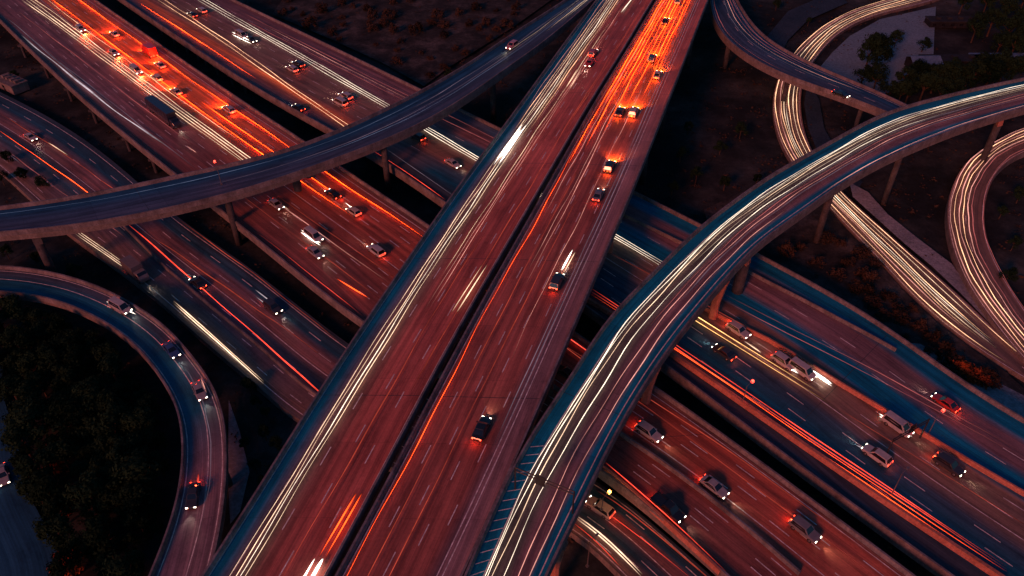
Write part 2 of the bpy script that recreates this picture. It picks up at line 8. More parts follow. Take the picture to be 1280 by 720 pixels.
TRAILS = [('AL',[(0.225,0),(0.225,1)],'cream',0.1,0.65),('AL',[(0.265,0),(0.265,1)],'cream',0.1,0.65),('AL',[(0.345,0),(0.345,1)],'cream',0.1,0.65),('AL',[(0.305,0),(0.305,1)],'white',0.13,0.65),('AL',[(0.5,0.27),(0.5,0.8)],'cream',0.08,0.65),('AL',[(0.54,0.23),(0.54,0.85)],'pink',0.09,0.65),('AL',[(0.575,0.23),(0.575,0.75)],'pink',0.08,0.65),('AL',[(0.185,0.5),(0.185,1)],'amber',0.08,0.65),('AL',[(0.13,0.55),(0.13,1)],'pink',0.08,0.65),('AL',[(0.39,0.5),(0.39,1)],'amber',0.1,0.65),('AL',[(0.43,0.5),(0.43,0.95)],'rose',0.1,0.65),('AL',[(0.24,0.44),(0.24,0.52)],'hot',0.3,0.65),('AL',[(0.3,0.44),(0.3,0.52)],'hot',0.3,0.65),('AL',[(0.27,0.45),(0.27,0.51)],'hot',0.25,0.65),('AL',[(0.8328,0.23005),(0.8601,0.28694)],'cream',0.2,0.65),('AL',[(0.8826,0.23008),(0.9128,0.28697)],'cream',0.2,0.65),('AL',[(0.8531,0.02868),(0.8743,0.06951)],'orange',0.22,0.65),('AL',[(0.9093,0.02819),(0.9228,0.06952)],'orange',0.22,0.65),('AL',[(0.8231,0.01298),(0.8276,0.0277)],'hot',0.4,0.65),('AL',[(0.8874,0.01298),(0.8932,0.0277)],'hot',0.4,0.65),('AL',[(0.5842,0.82247),(0.6405,0.91153)],'white',0.5,0.65),('AL',[(0.5081,0.59837),(0.4889,0.65158)],'cream',0.25,0.65),('AL',[(0.5675,0.59836),(0.5501,0.65157)],'cream',0.2,0.65),('AL',[(0.66,0.0),(0.66,0.33)],'ember',0.14,0.65),('AL',[(0.87,0.15),(0.87,0.75)],'ember',0.14,0.65),('AL',[(0.9,0.5),(0.9,0.9)],'ember',0.1,0.65),('AR',[(0.09,0),(0.09,0.5)],'orange',0.07,0.65),('AR',[(0.1,0.44),(0.1,1)],'tangerine',0.06,0.65),('AR',[(0.15,0.56),(0.15,0.97)],'tangerine',0.06,0.65),('AR',[(0.2,0.47),(0.2,0.9)],'tangerine',0.05,0.65),('AR',[(0.26,0.6),(0.26,0.95)],'tangerine',0.07,0.65),('AR',[(0.33,0.5),(0.33,0.93)],'tangerine',0.05,0.65),('AR',[(0.41,0.63),(0.41,0.96)],'tangerine',0.06,0.65),('AR',[(0.47,0.55),(0.47,0.88)],'tangerine',0.05,0.65),('AR',[(0.55,0.66),(0.55,0.95)],'tangerine',0.06,0.65),('AR',[(0.62,0.58),(0.62,0.9)],'tangerine',0.05,0.65),('AR',[(0.15,0.35),(0.15,0.9)],'pink',0.08,0.65),('AR',[(0.3,0.28),(0.3,0.62)],'pink',0.08,0.65),('AR',[(0.345,0.26),(0.345,0.6)],'pink',0.09,0.65),('AR',[(0.66,0.6),(0.66,0.98)],'orange',0.09,0.65),('AR',[(0.55,0.18),(0.55,0.62)],'pink',0.07,0.65),('AR',[(0.72,0.55),(0.72,0.98)],'rose',0.1,0.65),('AR',[(0.25,0.0),(0.25,0.45)],'ember',0.12,0.65),('AR',[(0.42,0),(0.42,0.4)],'ember',0.12,0.65),('AR',[(0.76,0.1),(0.76,0.95)],'dusk',0.12,0.65),('AR',[(0.8,0.1),(0.8,0.95)],'dusk',0.1,0.65),('AR',[(0.6349,0.28237),(0.6473,0.30982)],'hot',0.4,0.65),('AR',[(0.6712,0.27945),(0.6847,0.30671)],'cream',0.3,0.65),('R2',[(0.25,0),(0.25,1)],'white',0.13,0.65),('R2',[(0.287,0),(0.287,1)],'white',0.13,0.65),('R2',[(0.35,0),(0.35,1)],'cream',0.11,0.65),('R2',[(0.32,0.3),(0.32,1)],'dim',0.08,0.65),('R2',[(0.48,0),(0.48,0.8)],'white',0.12,0.65),('R2',[(0.41,0.35),(0.41,1)],'dim',0.12,0.65),('R2',[(0.58,0.25),(0.58,1)],'rose',0.12,0.65),('R2',[(0.645,0.0),(0.645,0.95)],'pink',0.1,0.65),('R2',[(0.69,0.3),(0.69,1)],'dusk',0.14,0.65),('R2',[(0.52,0.3),(0.52,1)],'dusk',0.14,0.65),('R2',[(0.79,0),(0.79,0.5)],'pink',0.13,0.65),('R2',[(0.93,0.55),(0.93,1)],'pink',0.12,0.65),('R1',[(0.28,0.0),(0.28,0.5)],'blue',0.1,0.65),('R1',[(0.42,0.45),(0.42,1)],'dusk',0.12,0.65),('R1',[(0.5,0.6),(0.5,1)],'dim',0.1,0.65),('R1',[(0.58,0.2),(0.58,1)],'dusk',0.12,0.65),('R1',[(0.66,0.3),(0.66,1)],'blue',0.1,0.65),('R1',[(0.73,0.72),(0.73,1)],'cream',0.1,0.65),('R1',[(0.8,0.76),(0.8,1)],'cream',0.1,0.65),('R3',[(0.18,0.0),(0.18,0.7)],'rose',0.12,0.65),('R3',[(0.28,0.0),(0.28,0.7)],'rose',0.12,0.65),('R3',[(0.38,0.0),(0.38,0.85)],'pink',0.1,0.65),('R3',[(0.5,0.1),(0.5,0.8)],'dusk',0.12,0.65),('R3',[(0.86,0.2),(0.86,0.7)],'rose',0.12,0.65),('R3',[(0.45,0.0),(0.45,0.2)],'red',0.2,0.65),('R3',[(0.55,0.0),(0.55,0.17)],'amber',0.2,0.65),('L1',[(0.93,0.04),(0.93,0.97)],'amber',0.17,0.65),('L1',[(0.78,0.04),(0.78,0.94)],'pink',0.2,0.65),('L1',[(0.62,0.04),(0.62,0.955)],'cream',0.16,0.65),('L1',[(0.46,0.04),(0.46,0.95)],'amber',0.18,0.65),('L1',[(0.3,0.04),(0.3,0.93)],'cream',0.13,0.65),('L1',[(0.17,0.06),(0.17,0.99)],'amber',0.16,0.65),('L1',[(0.54,0.55),(0.54,0.95)],'white',0.16,0.65),('L1',[(0.7,0.5),(0.7,0.95)],'amber',0.12,0.65),('L2',[(0.93,0),(0.93,1)],'pink',0.18,0.65),('L2',[(0.82,0),(0.82,1)],'amber',0.16,0.65),('L2',[(0.7,0),(0.7,1)],'pink',0.2,0.65),('L2',[(0.6,0),(0.6,1)],'amber',0.14,0.65),('L2',[(0.47,0),(0.47,1)],'pink',0.2,0.65),('L2',[(0.36,0.05),(0.36,1)],'rose',0.2,0.65),('L2',[(0.07,0.1),(0.07,0.95)],'rose',0.14,0.65),('B1',[(0.2454,0.08227),(0.2713,0.16185),(0.2942,0.2337),(0.3143,0.29887),(0.3322,0.35826),(0.3537,0.413),(0.3801,0.46377),(0.4075,0.51074),(0.4305,0.55389),(0.444,0.59332),(0.4474,0.62944),(0.4442,0.66293),(0.4384,0.6944),(0.434,0.7242),(0.4336,0.75248),(0.4355,0.77923)],'white',0.15,0.65),('B1',[(0.2888,0.09339),(0.3097,0.17129),(0.3292,0.24185),(0.3461,0.30593),(0.3621,0.36444),(0.3826,0.41847),(0.4082,0.46862),(0.4345,0.51503),(0.4558,0.55767),(0.4672,0.59663),(0.4688,0.63239),(0.4637,0.66552),(0.4566,0.69671),(0.4512,0.72623),(0.4499,0.7543),(0.451,0.78085)],'white',0.15,0.65),('B1',[(0.3307,0.10419),(0.3472,0.18051),(0.3632,0.2498),(0.3774,0.31283),(0.3916,0.37051),(0.4113,0.42386),(0.4361,0.47341),(0.4612,0.51925),(0.4805,0.56136),(0.4899,0.59987),(0.4897,0.63525),(0.4831,0.66808),(0.4745,0.69896),(0.4681,0.72825),(0.466,0.7561),(0.4664,0.78245)],'white',0.15,0.65),('B1',[(0.151,0.16297),(0.1537,0.24631),(0.1549,0.32118),(0.1542,0.38874),(0.1528,0.45008),(0.1495,0.50605),(0.1499,0.55772),(0.1548,0.60566),(0.1592,0.65006),(0.158,0.69111)],'rose',0.16,0.65),('B1',[(0.2552,0.18812),(0.2478,0.26759),(0.2405,0.33929),(0.235,0.40438),(0.2307,0.46371),(0.2251,0.51796),(0.2219,0.56806),(0.2209,0.61452),(0.219,0.6577),(0.2121,0.69766)],'rose',0.16,0.65),('B1',[(0.1874,0.21918),(0.1889,0.26649),(0.1897,0.31089),(0.1905,0.35273),(0.192,0.39225),(0.1944,0.42964),(0.1967,0.46503)],'pink',0.12,0.65),('B1',[(0.6242,0.08766),(0.6359,0.14015),(0.6498,0.18964),(0.6679,0.23664),(0.6893,0.28124),(0.7123,0.32334),(0.7376,0.363),(0.7667,0.40036),(0.7989,0.43548),(0.8311,0.46836),(0.8599,0.49909),(0.8827,0.52778)],'amber',0.15,0.65),('B1',[(0.686,0.1046),(0.6934,0.15543),(0.7038,0.20349),(0.7187,0.24919),(0.737,0.29262),(0.7576,0.3337),(0.782,0.37251),(0.8109,0.40915),(0.8428,0.44359),(0.8742,0.47584),(0.9013,0.50594),(0.9215,0.53404)],'amber',0.15,0.65),('B1',[(0.8712,0.53169),(0.8844,0.55365),(0.8937,0.57456),(0.9006,0.5946),(0.9053,0.61377),(0.9089,0.63225),(0.911,0.64993)],'dusk',0.14,0.65),('B1',[(0.8966,0.12793),(0.893,0.17399),(0.8913,0.21741),(0.8915,0.25844),(0.8932,0.29724),(0.8969,0.33402),(0.9047,0.36901)],'tangerine',0.07,0.65),('B1',[(0.6493,0.7629),(0.6446,0.77926),(0.6402,0.79504),(0.636,0.8103),(0.6316,0.82501),(0.6265,0.83924),(0.6206,0.85299),(0.6136,0.86632),(0.6056,0.87923),(0.5968,0.89178)],'gold',0.18,0.65),('B1',[(0.6736,0.76564),(0.6694,0.78624),(0.6649,0.80586),(0.6597,0.82461),(0.6529,0.84253),(0.6442,0.85968),(0.6333,0.87615),(0.6207,0.89202)],'gold',0.22,0.65),('B1',[(0.5904,0.72901),(0.567,0.75913),(0.5461,0.78755),(0.5269,0.81449),(0.509,0.84009),(0.492,0.86451),(0.475,0.88782),(0.4574,0.91008),(0.4423,0.93125),(0.4329,0.95114),(0.4304,0.96982),(0.4321,0.98737)],'ember',0.2,0.65),('B1',[(0.6141,0.8988),(0.5997,0.916),(0.5863,0.93242),(0.5756,0.94808),(0.5681,0.96303),(0.5635,0.97729),(0.5607,0.99091)],'ember',0.14,0.65),('B1',[(0.4064,0.79974),(0.3878,0.82314),(0.3661,0.84545),(0.3404,0.86688),(0.3105,0.88758),(0.2773,0.90773),(0.2455,0.92722),(0.2201,0.94592),(0.2039,0.96367),(0.1957,0.98051)],'rose',0.14,0.65),('B1',[(0.4462,0.80364),(0.4258,0.82662),(0.4028,0.84858),(0.3757,0.86967),(0.3448,0.89009),(0.3116,0.90988),(0.2801,0.9291),(0.2553,0.94748),(0.2396,0.96496),(0.231,0.98156)],'rose',0.14,0.65),('B1',[(0.7262,0.91538),(0.7059,0.92422)],'haze',0.5,0.65),('B1',[(0.5122,0.94812),(0.512,0.95551)],'cream',0.22,0.65),('B2',[(0.4028,0.86548),(0.4141,0.87537)],'pink',0.22,0.65),('B2',[(0.4727,0.90908),(0.4699,0.92101)],'cream',0.24,0.65),('B2',[(0.2713,0.9409),(0.2745,0.94932)],'orange',0.16,0.65),('B1',[(0.5657,0.82045),(0.5634,0.83548)],'hot',0.42,0.65),('B1',[(0.5147,0.87128),(0.5157,0.88684)],'hot',0.36,0.65),('B1',[(0.5271,0.87225),(0.5278,0.88774)],'hot',0.36,0.65),('B1',[(0.5678,0.85553),(0.5649,0.86902)],'hot',0.34,0.65),('B1',[(0.5845,0.85694),(0.5812,0.87033)],'hot',0.34,0.65),('B1',[(0.4961,0.91467),(0.4842,0.93296)],'hot',0.4,0.65),('B1',[(0.5081,0.9154),(0.4962,0.93358)],'hot',0.4,0.65),('B1',[(0.6022,0.83569),(0.6034,0.84784)],'cream',0.24,0.65),('B1',[(0.635,0.57196),(0.6403,0.58725)],'hot',0.4,0.65),('B1',[(0.5288,0.23819),(0.506,0.27088)],'hot',0.34,0.65),('B1',[(0.5608,0.24592),(0.5371,0.27815)],'hot',0.34,0.65),('B1',[(0.9015,0.752),(0.8909,0.78083),(0.8816,0.8078),(0.8725,0.83308),(0.8632,0.85683),(0.8541,0.87918),(0.8454,0.90021),(0.8373,0.92006),(0.8301,0.93874),(0.824,0.95639),(0.8189,0.97306),(0.8147,0.98886)],'red',0.2,0.65),('B1',[(0.8836,0.74979),(0.8738,0.77889),(0.8654,0.80609),(0.8571,0.83158),(0.8484,0.85552),(0.8397,0.87804),(0.8312,0.89921),(0.8231,0.91922),(0.8158,0.93802),(0.8098,0.9558),(0.805,0.97257),(0.8011,0.98847)],'red',0.2,0.65),('B1',[(0.9149,0.75363),(0.9036,0.78228),(0.8938,0.80907),(0.8841,0.83419),(0.8743,0.8578),(0.8649,0.88003),(0.8561,0.90095),(0.848,0.92068),(0.8408,0.93927),(0.8346,0.95683),(0.8293,0.97342),(0.8249,0.98915)],'orange',0.13,0.65),('B1',[(0.9456,0.7574),(0.9329,0.78559),(0.9216,0.81198),(0.9106,0.83675),(0.8998,0.86004),(0.8898,0.88198),(0.8808,0.90265),(0.8727,0.92211),(0.8655,0.94049),(0.8591,0.95784),(0.8534,0.97425),(0.8484,0.98983)],'orange',0.13,0.65),('B1',[(0.9608,0.53367),(0.9786,0.62341)],'red',0.14,0.65),('B2',[(0.5358,0.02591),(0.5134,0.081),(0.4949,0.13259),(0.481,0.18114),(0.4711,0.22685),(0.4636,0.26974),(0.4572,0.3099),(0.4518,0.34753),(0.448,0.3829),(0.4467,0.41631),(0.4484,0.44805),(0.4519,0.47829),(0.4556,0.50708),(0.4588,0.53446)],'cream',0.2,0.65),('B2',[(0.5751,0.03899),(0.5506,0.09306),(0.5304,0.14375),(0.5152,0.1915),(0.5042,0.23647),(0.4957,0.27872),(0.4885,0.3183),(0.4826,0.35541),(0.4787,0.39032),(0.4773,0.42332),(0.4785,0.45467),(0.4813,0.48453),(0.484,0.51297),(0.4866,0.54003)],'cream',0.2,0.65),('B2',[(0.6089,0.05039),(0.5828,0.10359),(0.5613,0.1535),(0.545,0.20055),(0.533,0.24489),(0.5237,0.28657),(0.5159,0.32564),(0.5098,0.36231),(0.5057,0.39683),(0.5042,0.42947),(0.505,0.46048),(0.507,0.49001),(0.509,0.51812),(0.5111,0.5449)],'cream',0.2,0.65),('B2',[(0.6377,0.06018),(0.6086,0.11722),(0.585,0.17043),(0.5673,0.22031),(0.5542,0.26704),(0.5438,0.31071),(0.5358,0.3515),(0.5304,0.38968),(0.528,0.42556),(0.5276,0.45936),(0.5272,0.49122),(0.5251,0.52122)],'cream',0.16,0.65),('B2',[(0.4179,0.05244),(0.4089,0.133),(0.4004,0.20515),(0.3925,0.27003),(0.3849,0.32864),(0.3796,0.38195),(0.3784,0.43082),(0.3802,0.4759)],'amber',0.12,0.65),('B2',[(0.6463,0.57151),(0.6384,0.59591),(0.6319,0.6193),(0.6261,0.64175),(0.6205,0.66328),(0.6155,0.6839),(0.6125,0.70376)],'pink',0.14,0.65),('B2',[(0.5915,0.56392),(0.5855,0.58975),(0.58,0.61432),(0.5733,0.63764),(0.5646,0.65976),(0.5546,0.68079),(0.5452,0.7009)],'ember',0.18,0.65),('B2',[(0.1307,0.02681),(0.1366,0.1214),(0.1369,0.2046),(0.135,0.27831),(0.1319,0.34406),(0.1306,0.40325),(0.1344,0.45707),(0.1349,0.50597),(0.128,0.55042),(0.1249,0.59142),(0.1239,0.62935),(0.1141,0.6641)],'tangerine',0.06,0.65),('B2',[(0.3743,0.06344),(0.3613,0.12721),(0.3521,0.18617),(0.3478,0.24101),(0.3466,0.29188),(0.3464,0.33892),(0.347,0.38239),(0.349,0.42273),(0.3525,0.46036),(0.354,0.49544),(0.3511,0.5281),(0.3458,0.55859),(0.3412,0.58727),(0.3368,0.61433)],'tangerine',0.08,0.65),('B2',[(0.2695,0.38756),(0.2685,0.42731),(0.2701,0.46456),(0.2693,0.49933),(0.2641,0.53171),(0.2583,0.56213),(0.2551,0.59091)],'tangerine',0.08,0.65),('B2',[(0.9539,0.17414),(0.9361,0.22711),(0.921,0.27594),(0.9065,0.32084),(0.8923,0.36204),(0.8769,0.39975),(0.8593,0.43436),(0.8403,0.46649)],'haze',0.5,0.65),('B2',[(0.9227,0.17279),(0.9094,0.21458),(0.8981,0.25383),(0.8877,0.29068),(0.8785,0.32532),(0.8713,0.35805),(0.8671,0.38911)],'dusk',0.2,0.65),('B2',[(0.7804,0.09665),(0.7439,0.17828),(0.7167,0.25136),(0.6963,0.31715),(0.6846,0.37684),(0.6822,0.43138),(0.685,0.48134)],'rose',0.16,0.65),('B2',[(0.937,0.11354),(0.8995,0.20113),(0.8725,0.27861),(0.8534,0.34753),(0.8446,0.40939),(0.8424,0.46525),(0.8411,0.51588)],'dusk',0.16,0.65),('B2',[(0.9588,0.6155),(0.9567,0.63686),(0.954,0.65724),(0.952,0.67679),(0.9514,0.69555),(0.9546,0.71378),(0.9616,0.73144)],'red',0.1,0.65),('B2',[(0.7841,0.54919),(0.7804,0.58214),(0.7773,0.61309),(0.7732,0.64215),(0.7679,0.66946),(0.764,0.6953),(0.7648,0.71994)],'ember',0.12,0.65),('B2',[(0.8431,0.68612),(0.8124,0.71224)],'orange',0.2,0.65),('B2',[(0.7079,0.6215),(0.6961,0.64248)],'hot',0.26,0.65),('B2',[(0.7244,0.62457),(0.7122,0.64539)],'hot',0.26,0.65),('B2',[(0.6303,0.57352),(0.6312,0.59374)],'cream',0.22,0.65),('B2',[(0.2697,0.59441),(0.282,0.61125)],'hot',0.22,0.65),('B2',[(0.7269,0.46964),(0.722,0.48469)],'pink',0.3,0.65),('B2',[(0.1774,0.69049),(0.1607,0.72565),(0.1539,0.75859),(0.165,0.79006),(0.1884,0.81988),(0.2123,0.84766),(0.228,0.87318),(0.2333,0.89655),(0.231,0.91803),(0.2258,0.93802),(0.22,0.95676),(0.2145,0.97438)],'ember',0.14,0.65),('B2',[(0.0744,0.77863),(0.0791,0.80288)],'red',0.2,0.65),('B2',[(0.1865,0.75088),(0.1524,0.79195),(0.1339,0.82995),(0.1191,0.86478),(0.1031,0.89652),(0.0873,0.92553),(0.0728,0.95212),(0.0596,0.97656)],'ember',0.14,0.65),('B2',[(0.9092,0.89319),(0.9304,0.90744),(0.9447,0.92084),(0.9552,0.93356),(0.9645,0.94575),(0.9736,0.95747),(0.9825,0.96875)],'red',0.14,0.65),('B3',[(0.5689,0.06276),(0.5687,0.10805),(0.5627,0.15231),(0.5523,0.19536),(0.5405,0.23694),(0.532,0.2765),(0.5293,0.31386),(0.5283,0.34954)],'orange',0.12,0.65),('B3',[(0.5283,0.34954),(0.5352,0.40094),(0.5476,0.44858),(0.5686,0.49277),(0.5896,0.53448),(0.6074,0.57402),(0.6187,0.61163),(0.6321,0.64707),(0.6673,0.68012),(0.7319,0.71134)],'red',0.26,0.65),('B3',[(0.4862,0.38642),(0.437,0.43682),(0.4055,0.48252),(0.3853,0.52483),(0.3667,0.56468),(0.3447,0.60237),(0.3257,0.63765),(0.3229,0.67036)],'ember',0.2,0.65),('B3',[(0.0314,0.43308),(0.0376,0.47923),(0.0529,0.52187),(0.0574,0.56258),(0.0509,0.60131),(0.0481,0.63749),(0.062,0.67101)],'ember',0.14,0.65),('B3',[(0.9361,0.28752),(0.9216,0.38431)],'cream',0.14,0.65),('B3',[(0.9561,0.28911),(0.9432,0.38564)],'cream',0.14,0.65),('B3',[(0.9761,0.29069),(0.9648,0.38695)],'cream',0.14,0.65),('B3',[(0.9021,0.47133),(0.905,0.49444),(0.9074,0.51685),(0.9114,0.53848),(0.9171,0.55935),(0.9238,0.57958),(0.9297,0.59929),(0.9348,0.6185)],'cream',0.2,0.65),('B3',[(0.9231,0.47267),(0.9254,0.49582),(0.9273,0.51826),(0.931,0.53989),(0.9366,0.56076),(0.9431,0.58098),(0.9488,0.60071),(0.9537,0.61992)],'cream',0.2,0.65),('B3',[(0.7658,0.08798),(0.7602,0.14336)],'dusk',0.12,0.65),('B3',[(0.325,0.18209),(0.312,0.22529)],'cream',0.22,0.65),('B3',[(0.194,0.55765),(0.1893,0.59207)],'haze',0.2,0.65),('B3',[(0.2557,0.56117),(0.2498,0.59557)],'haze',0.2,0.65),('B3',[(0.7439,0.10777),(0.7358,0.15821),(0.7204,0.20691),(0.7036,0.25309),(0.6937,0.29594),(0.6894,0.33602),(0.6819,0.37449)],'rose',0.16,0.65),('B3',[(0.3217,0.06734),(0.339,0.12339),(0.3409,0.17853),(0.3285,0.23245),(0.3075,0.28441),(0.2822,0.33386),(0.2483,0.38111)],'ember',0.18,0.65),('B3',[(0.7292,0.89823),(0.778,0.96036)],'cream',0.2,0.65),('B3',[(0.7786,0.90144),(0.8137,0.96334)],'cream',0.2,0.65),('B3',[(0.8679,0.90388),(0.9358,0.95305)],'red',0.12,0.65),('B3',[(0.3811,0.89038),(0.3848,0.90479),(0.3707,0.91819),(0.3477,0.93082),(0.3234,0.94289),(0.3019,0.95458),(0.2839,0.96595)],'red',0.12,0.65),('B3',[(0.1566,0.88102),(0.0912,0.96974)],'ember',0.2,0.65),('R4',[(0.6996,0.85218),(0.7518,0.79809)],'red',0.22,0.65),('R4',[(0.5646,0.84962),(0.6058,0.79052)],'red',0.24,0.65),('R4',[(0.3565,0.60503),(0.4036,0.64705)],'pink',0.26,0.65),('R4',[(0.139,0.60464),(0.2231,0.65026)],'pink',0.26,0.65),('R4',[(0.3545,0.31551),(0.2288,0.39052)],'hot',0.24,0.65),('R4',[(0.35,0.5),(0.35,0.9)],'dusk',0.1,0.65)]
CARS = [('sedan','black',-4.71,81.01,15,1.244,'black sedan alone low on the right straight viaduct','cars on the right straight viaduct'),('suv','dark',8.47,116.65,15,1.237,'dark suv trailed by a thick white streak on the right straight viaduct','cars on the right straight viaduct'),('sedan','grey',18.8,146.45,15,1.239,'small grey car near the right shoulder of the right straight viaduct','cars on the right straight viaduct'),('suv','black',22.32,158.03,15,1.243,'black suv in the lower end of the orange glow on the right straight viaduct','cars on the right straight viaduct'),('sedan','dark',27.46,184.7,15,1.241,'left car of the two side by side in the orange glow','cars on the right straight viaduct'),('suv','tan',30.86,184.27,15,1.244,'right car of the two side by side in the orange glow','cars on the right straight viaduct'),('sedan','tan',39.99,206.05,15,1.241,'pale car just below and right of another in the orange glow','cars on the right straight viaduct'),('suv','dark',39.85,216.44,15,1.235,'dark suv just above a pale car in the orange glow','cars on the right straight viaduct'),('sedan','black',47.79,244.09,15,1.238,'black car above the orange glow near the top of the right viaduct','cars on the right straight viaduct'),('suv','tan',54.46,261.01,15,1.233,'pale suv cut by the top edge of the photo on the right viaduct','cars on the right straight viaduct'),('suv','red',23.29,220.25,15,1.228,'red suv alone near the top of the left straight viaduct','cars on the left straight viaduct'),('sedan','red',21.89,213.76,15,-1.916,'red sedan close behind the red suv on the left straight viaduct','cars on the left straight viaduct'),('suv','white',-79.73,204.82,5,2.335,'white suv in the red glow beside the upper parapet of the middle freeway','vehicles on the middle elevated freeway'),('semi','navy',-96.34,200.59,5,-0.803,'dark semi truck with long trailer beside the cream streak bundle','vehicles on the middle elevated freeway'),('box','redbox',-115.32,243.12,5,2.317,'bright red box truck near the upper parapet of the middle freeway','vehicles on the middle elevated freeway'),('sedan','white',-132.35,258.42,5,2.314,'white car just uphill of the bright red box truck','vehicles on the middle elevated freeway'),('sedan','silver',-109.01,234.22,5,2.318,'silver car just below the bright red box truck','vehicles on the middle elevated freeway'),('sedan','white',-127.01,243.73,5,-0.829,'upper white car driving along the cream streak bundle','vehicles on the middle elevated freeway'),('van','white',-115.01,230.23,5,-0.826,'white van driving along the cream streak bundle below a white car','vehicles on the middle elevated freeway'),('suv','tan',-106.94,225.24,5,2.319,'tan suv beside the lower end of the white van','vehicles on the middle elevated freeway'),('sedan','tan',-98.27,216.22,5,2.324,'tan car alone in the orange lane below the tan suv','vehicles on the middle elevated freeway'),('suv','white',-145.2,262.47,5,-0.833,'white suv farthest up along the cream streak bundle','vehicles on the middle elevated freeway'),('sedan','black',-43.11,162.01,5,2.338,'black car in the red glow just below the blue curved ramp','vehicles on the middle elevated freeway'),('hatch','tan',-36.98,154.57,5,2.341,'tan hatchback behind the black car in the red glow','vehicles on the middle elevated freeway'),('van','white',-44.46,144.81,5,-0.803,'white van with streaks in the middle of the dark red lanes','vehicles on the middle elevated freeway'),('sedan','silver',-42.99,138.91,5,-0.806,'silver sedan right below the white van in the dark red lanes','vehicles on the middle elevated freeway'),('suv','white',-29.78,139.49,5,2.32,'white suv with red tail lamps nearest the left straight viaduct','vehicles on the middle elevated freeway'),('sedan','silver',-55.76,157.56,5,-0.796,'silver car just under the lower edge of the blue curved ramp','vehicles on the middle elevated freeway'),('sedan','dark',9.85,102.66,5,2.386,'dark car glowing red in the gap between viaduct and big curved flyover','vehicles on the middle elevated freeway'),('suv','white',23.29,88.54,5,-0.779,'white suv right of the big curved flyover near the red parapet','vehicles on the middle elevated freeway'),('sedan','silver',32.29,77.43,5,-0.838,'silver sedan on the dark red lanes above the black pickup','vehicles on the middle elevated freeway'),('pickup','black',24.29,73.39,5,-0.844,'large black pickup beside the red divider','vehicles on the middle elevated freeway'),('suv','grey',44.51,69.55,5,-0.866,'grey suv with red tail lamps lowest on the middle freeway','vehicles on the middle elevated freeway'),('suv','white',-110.44,281.54,4,2.34,'white suv at the upper left end of the upper freeway','vehicles on the upper elevated freeway'),('sedan','dark',-112.71,277.8,4,2.333,'dark sedan beside the white suv at the upper left end','vehicles on the upper elevated freeway'),('van','white',-90.51,259.52,4,-0.8,'white van ahead of a dark car at the upper left','vehicles on the upper elevated freeway'),('sedan','dark',-86.47,256.21,4,-0.799,'dark car right beside the white van at the upper left','vehicles on the upper elevated freeway'),('suv','white',-68.16,233.53,4,2.347,'white suv left of a dark suv above the yellow streak','vehicles on the upper elevated freeway'),('suv','dark',-66.89,237.01,4,2.349,'dark suv right of a white suv above the yellow streak','vehicles on the upper elevated freeway'),('van','white',-49.6,211.15,4,2.375,'lower white van of the pair above the blue curved ramp','vehicles on the upper elevated freeway'),('suv','white',-48.63,215.17,4,2.371,'upper white suv of the pair above the blue curved ramp','vehicles on the upper elevated freeway'),('sedan','black',-61.0,208.2,4,2.38,'black car in the dark shoulder lane below the yellow streak','vehicles on the upper elevated freeway'),('suv','dark',-25.43,191.23,4,2.361,'dark suv just below the blue curved ramp beside the white streaks','vehicles on the upper elevated freeway'),('sedan','white',-15.18,177.65,4,-0.806,'white car halfway between blue curved ramp and left straight viaduct','vehicles on the upper elevated freeway'),('suv','white',44.43,114.93,4,-0.876,'white suv nearest the orange lit pier','vehicles on the upper elevated freeway'),('suv','white',51.15,106.34,4,-0.902,'white suv leading two others on the brown lanes','vehicles on the upper elevated freeway'),('van','white',53.97,104.05,4,-0.911,'white van between two white streaks on the brown lanes','vehicles on the upper elevated freeway'),('van','white',66.78,90.8,4,-0.94,'white van alone on the brown lanes by the gantry sign','vehicles on the upper elevated freeway'),('suv','dark',72.15,82.44,4,-0.896,'dark suv with orange lamps on the brown lanes at the far right','vehicles on the upper elevated freeway'),('suv','white',60.94,84.42,4,2.233,'white suv with red tail lamps and headlight haze on the blue lanes','vehicles on the upper elevated freeway'),('sedan','dark',40.38,108.91,4,2.257,'dark car with headlight haze just right of the big curved flyover','vehicles on the upper elevated freeway'),('sedan','red',77.3,96.14,4,2.176,'red car on the purple frontage lanes at the far right','vehicles on the upper elevated freeway'),('sedan','white',-133.82,197.29,0.6,-0.683,'white car at the left edge on the ground freeway','vehicles on the lower ground freeway'),('sedan','dark',-68.25,133.82,0.6,2.408,'dark car with red lamps on the ground freeway','vehicles on the lower ground freeway'),('suv','dark',-50.06,125.68,0.6,-0.761,'dark suv with faint white streaks nearest the left straight viaduct','vehicles on the lower ground freeway'),('box','grey',-82.42,136.7,0.6,-0.714,'grey box truck at the end of the thin cream streaks','vehicles on the lower ground freeway'),('suv','tan',14.29,76.56,0.6,2.435,'tan suv with orange lamps below the big curved flyover','vehicles on the lower ground freeway'),('van','white',-78.62,120.68,5,-0.585,'white van with streaks on the lower left curved ramp','cars on the lower left curved ramp'),('sedan','blue',-64.53,108.54,5,-0.83,'blue car following the bend of the lower left ramp','cars on the lower left curved ramp'),('sedan','silver',-56.11,98.11,5,-0.993,'silver car with pink tail streaks on the lower left ramp','cars on the lower left curved ramp'),('sedan','dark',-50.42,75.77,5,-1.419,'dark car between two red streaks low on the lower left ramp','cars on the lower left curved ramp'),('sedan','black',92.08,206.59,9,-0.801,'black car alone on the small curved ramp','cars on the small curved ramp'),('suv','rose',0.0,227.64,14,-2.102,'rose tinted car near the upper end of the blue curved ramp','cars on the blue curved ramp'),('sedan','silver',-86.33,83.52,0,-0.973,'silver car on the blue street at the left edge','cars on the blue street')]
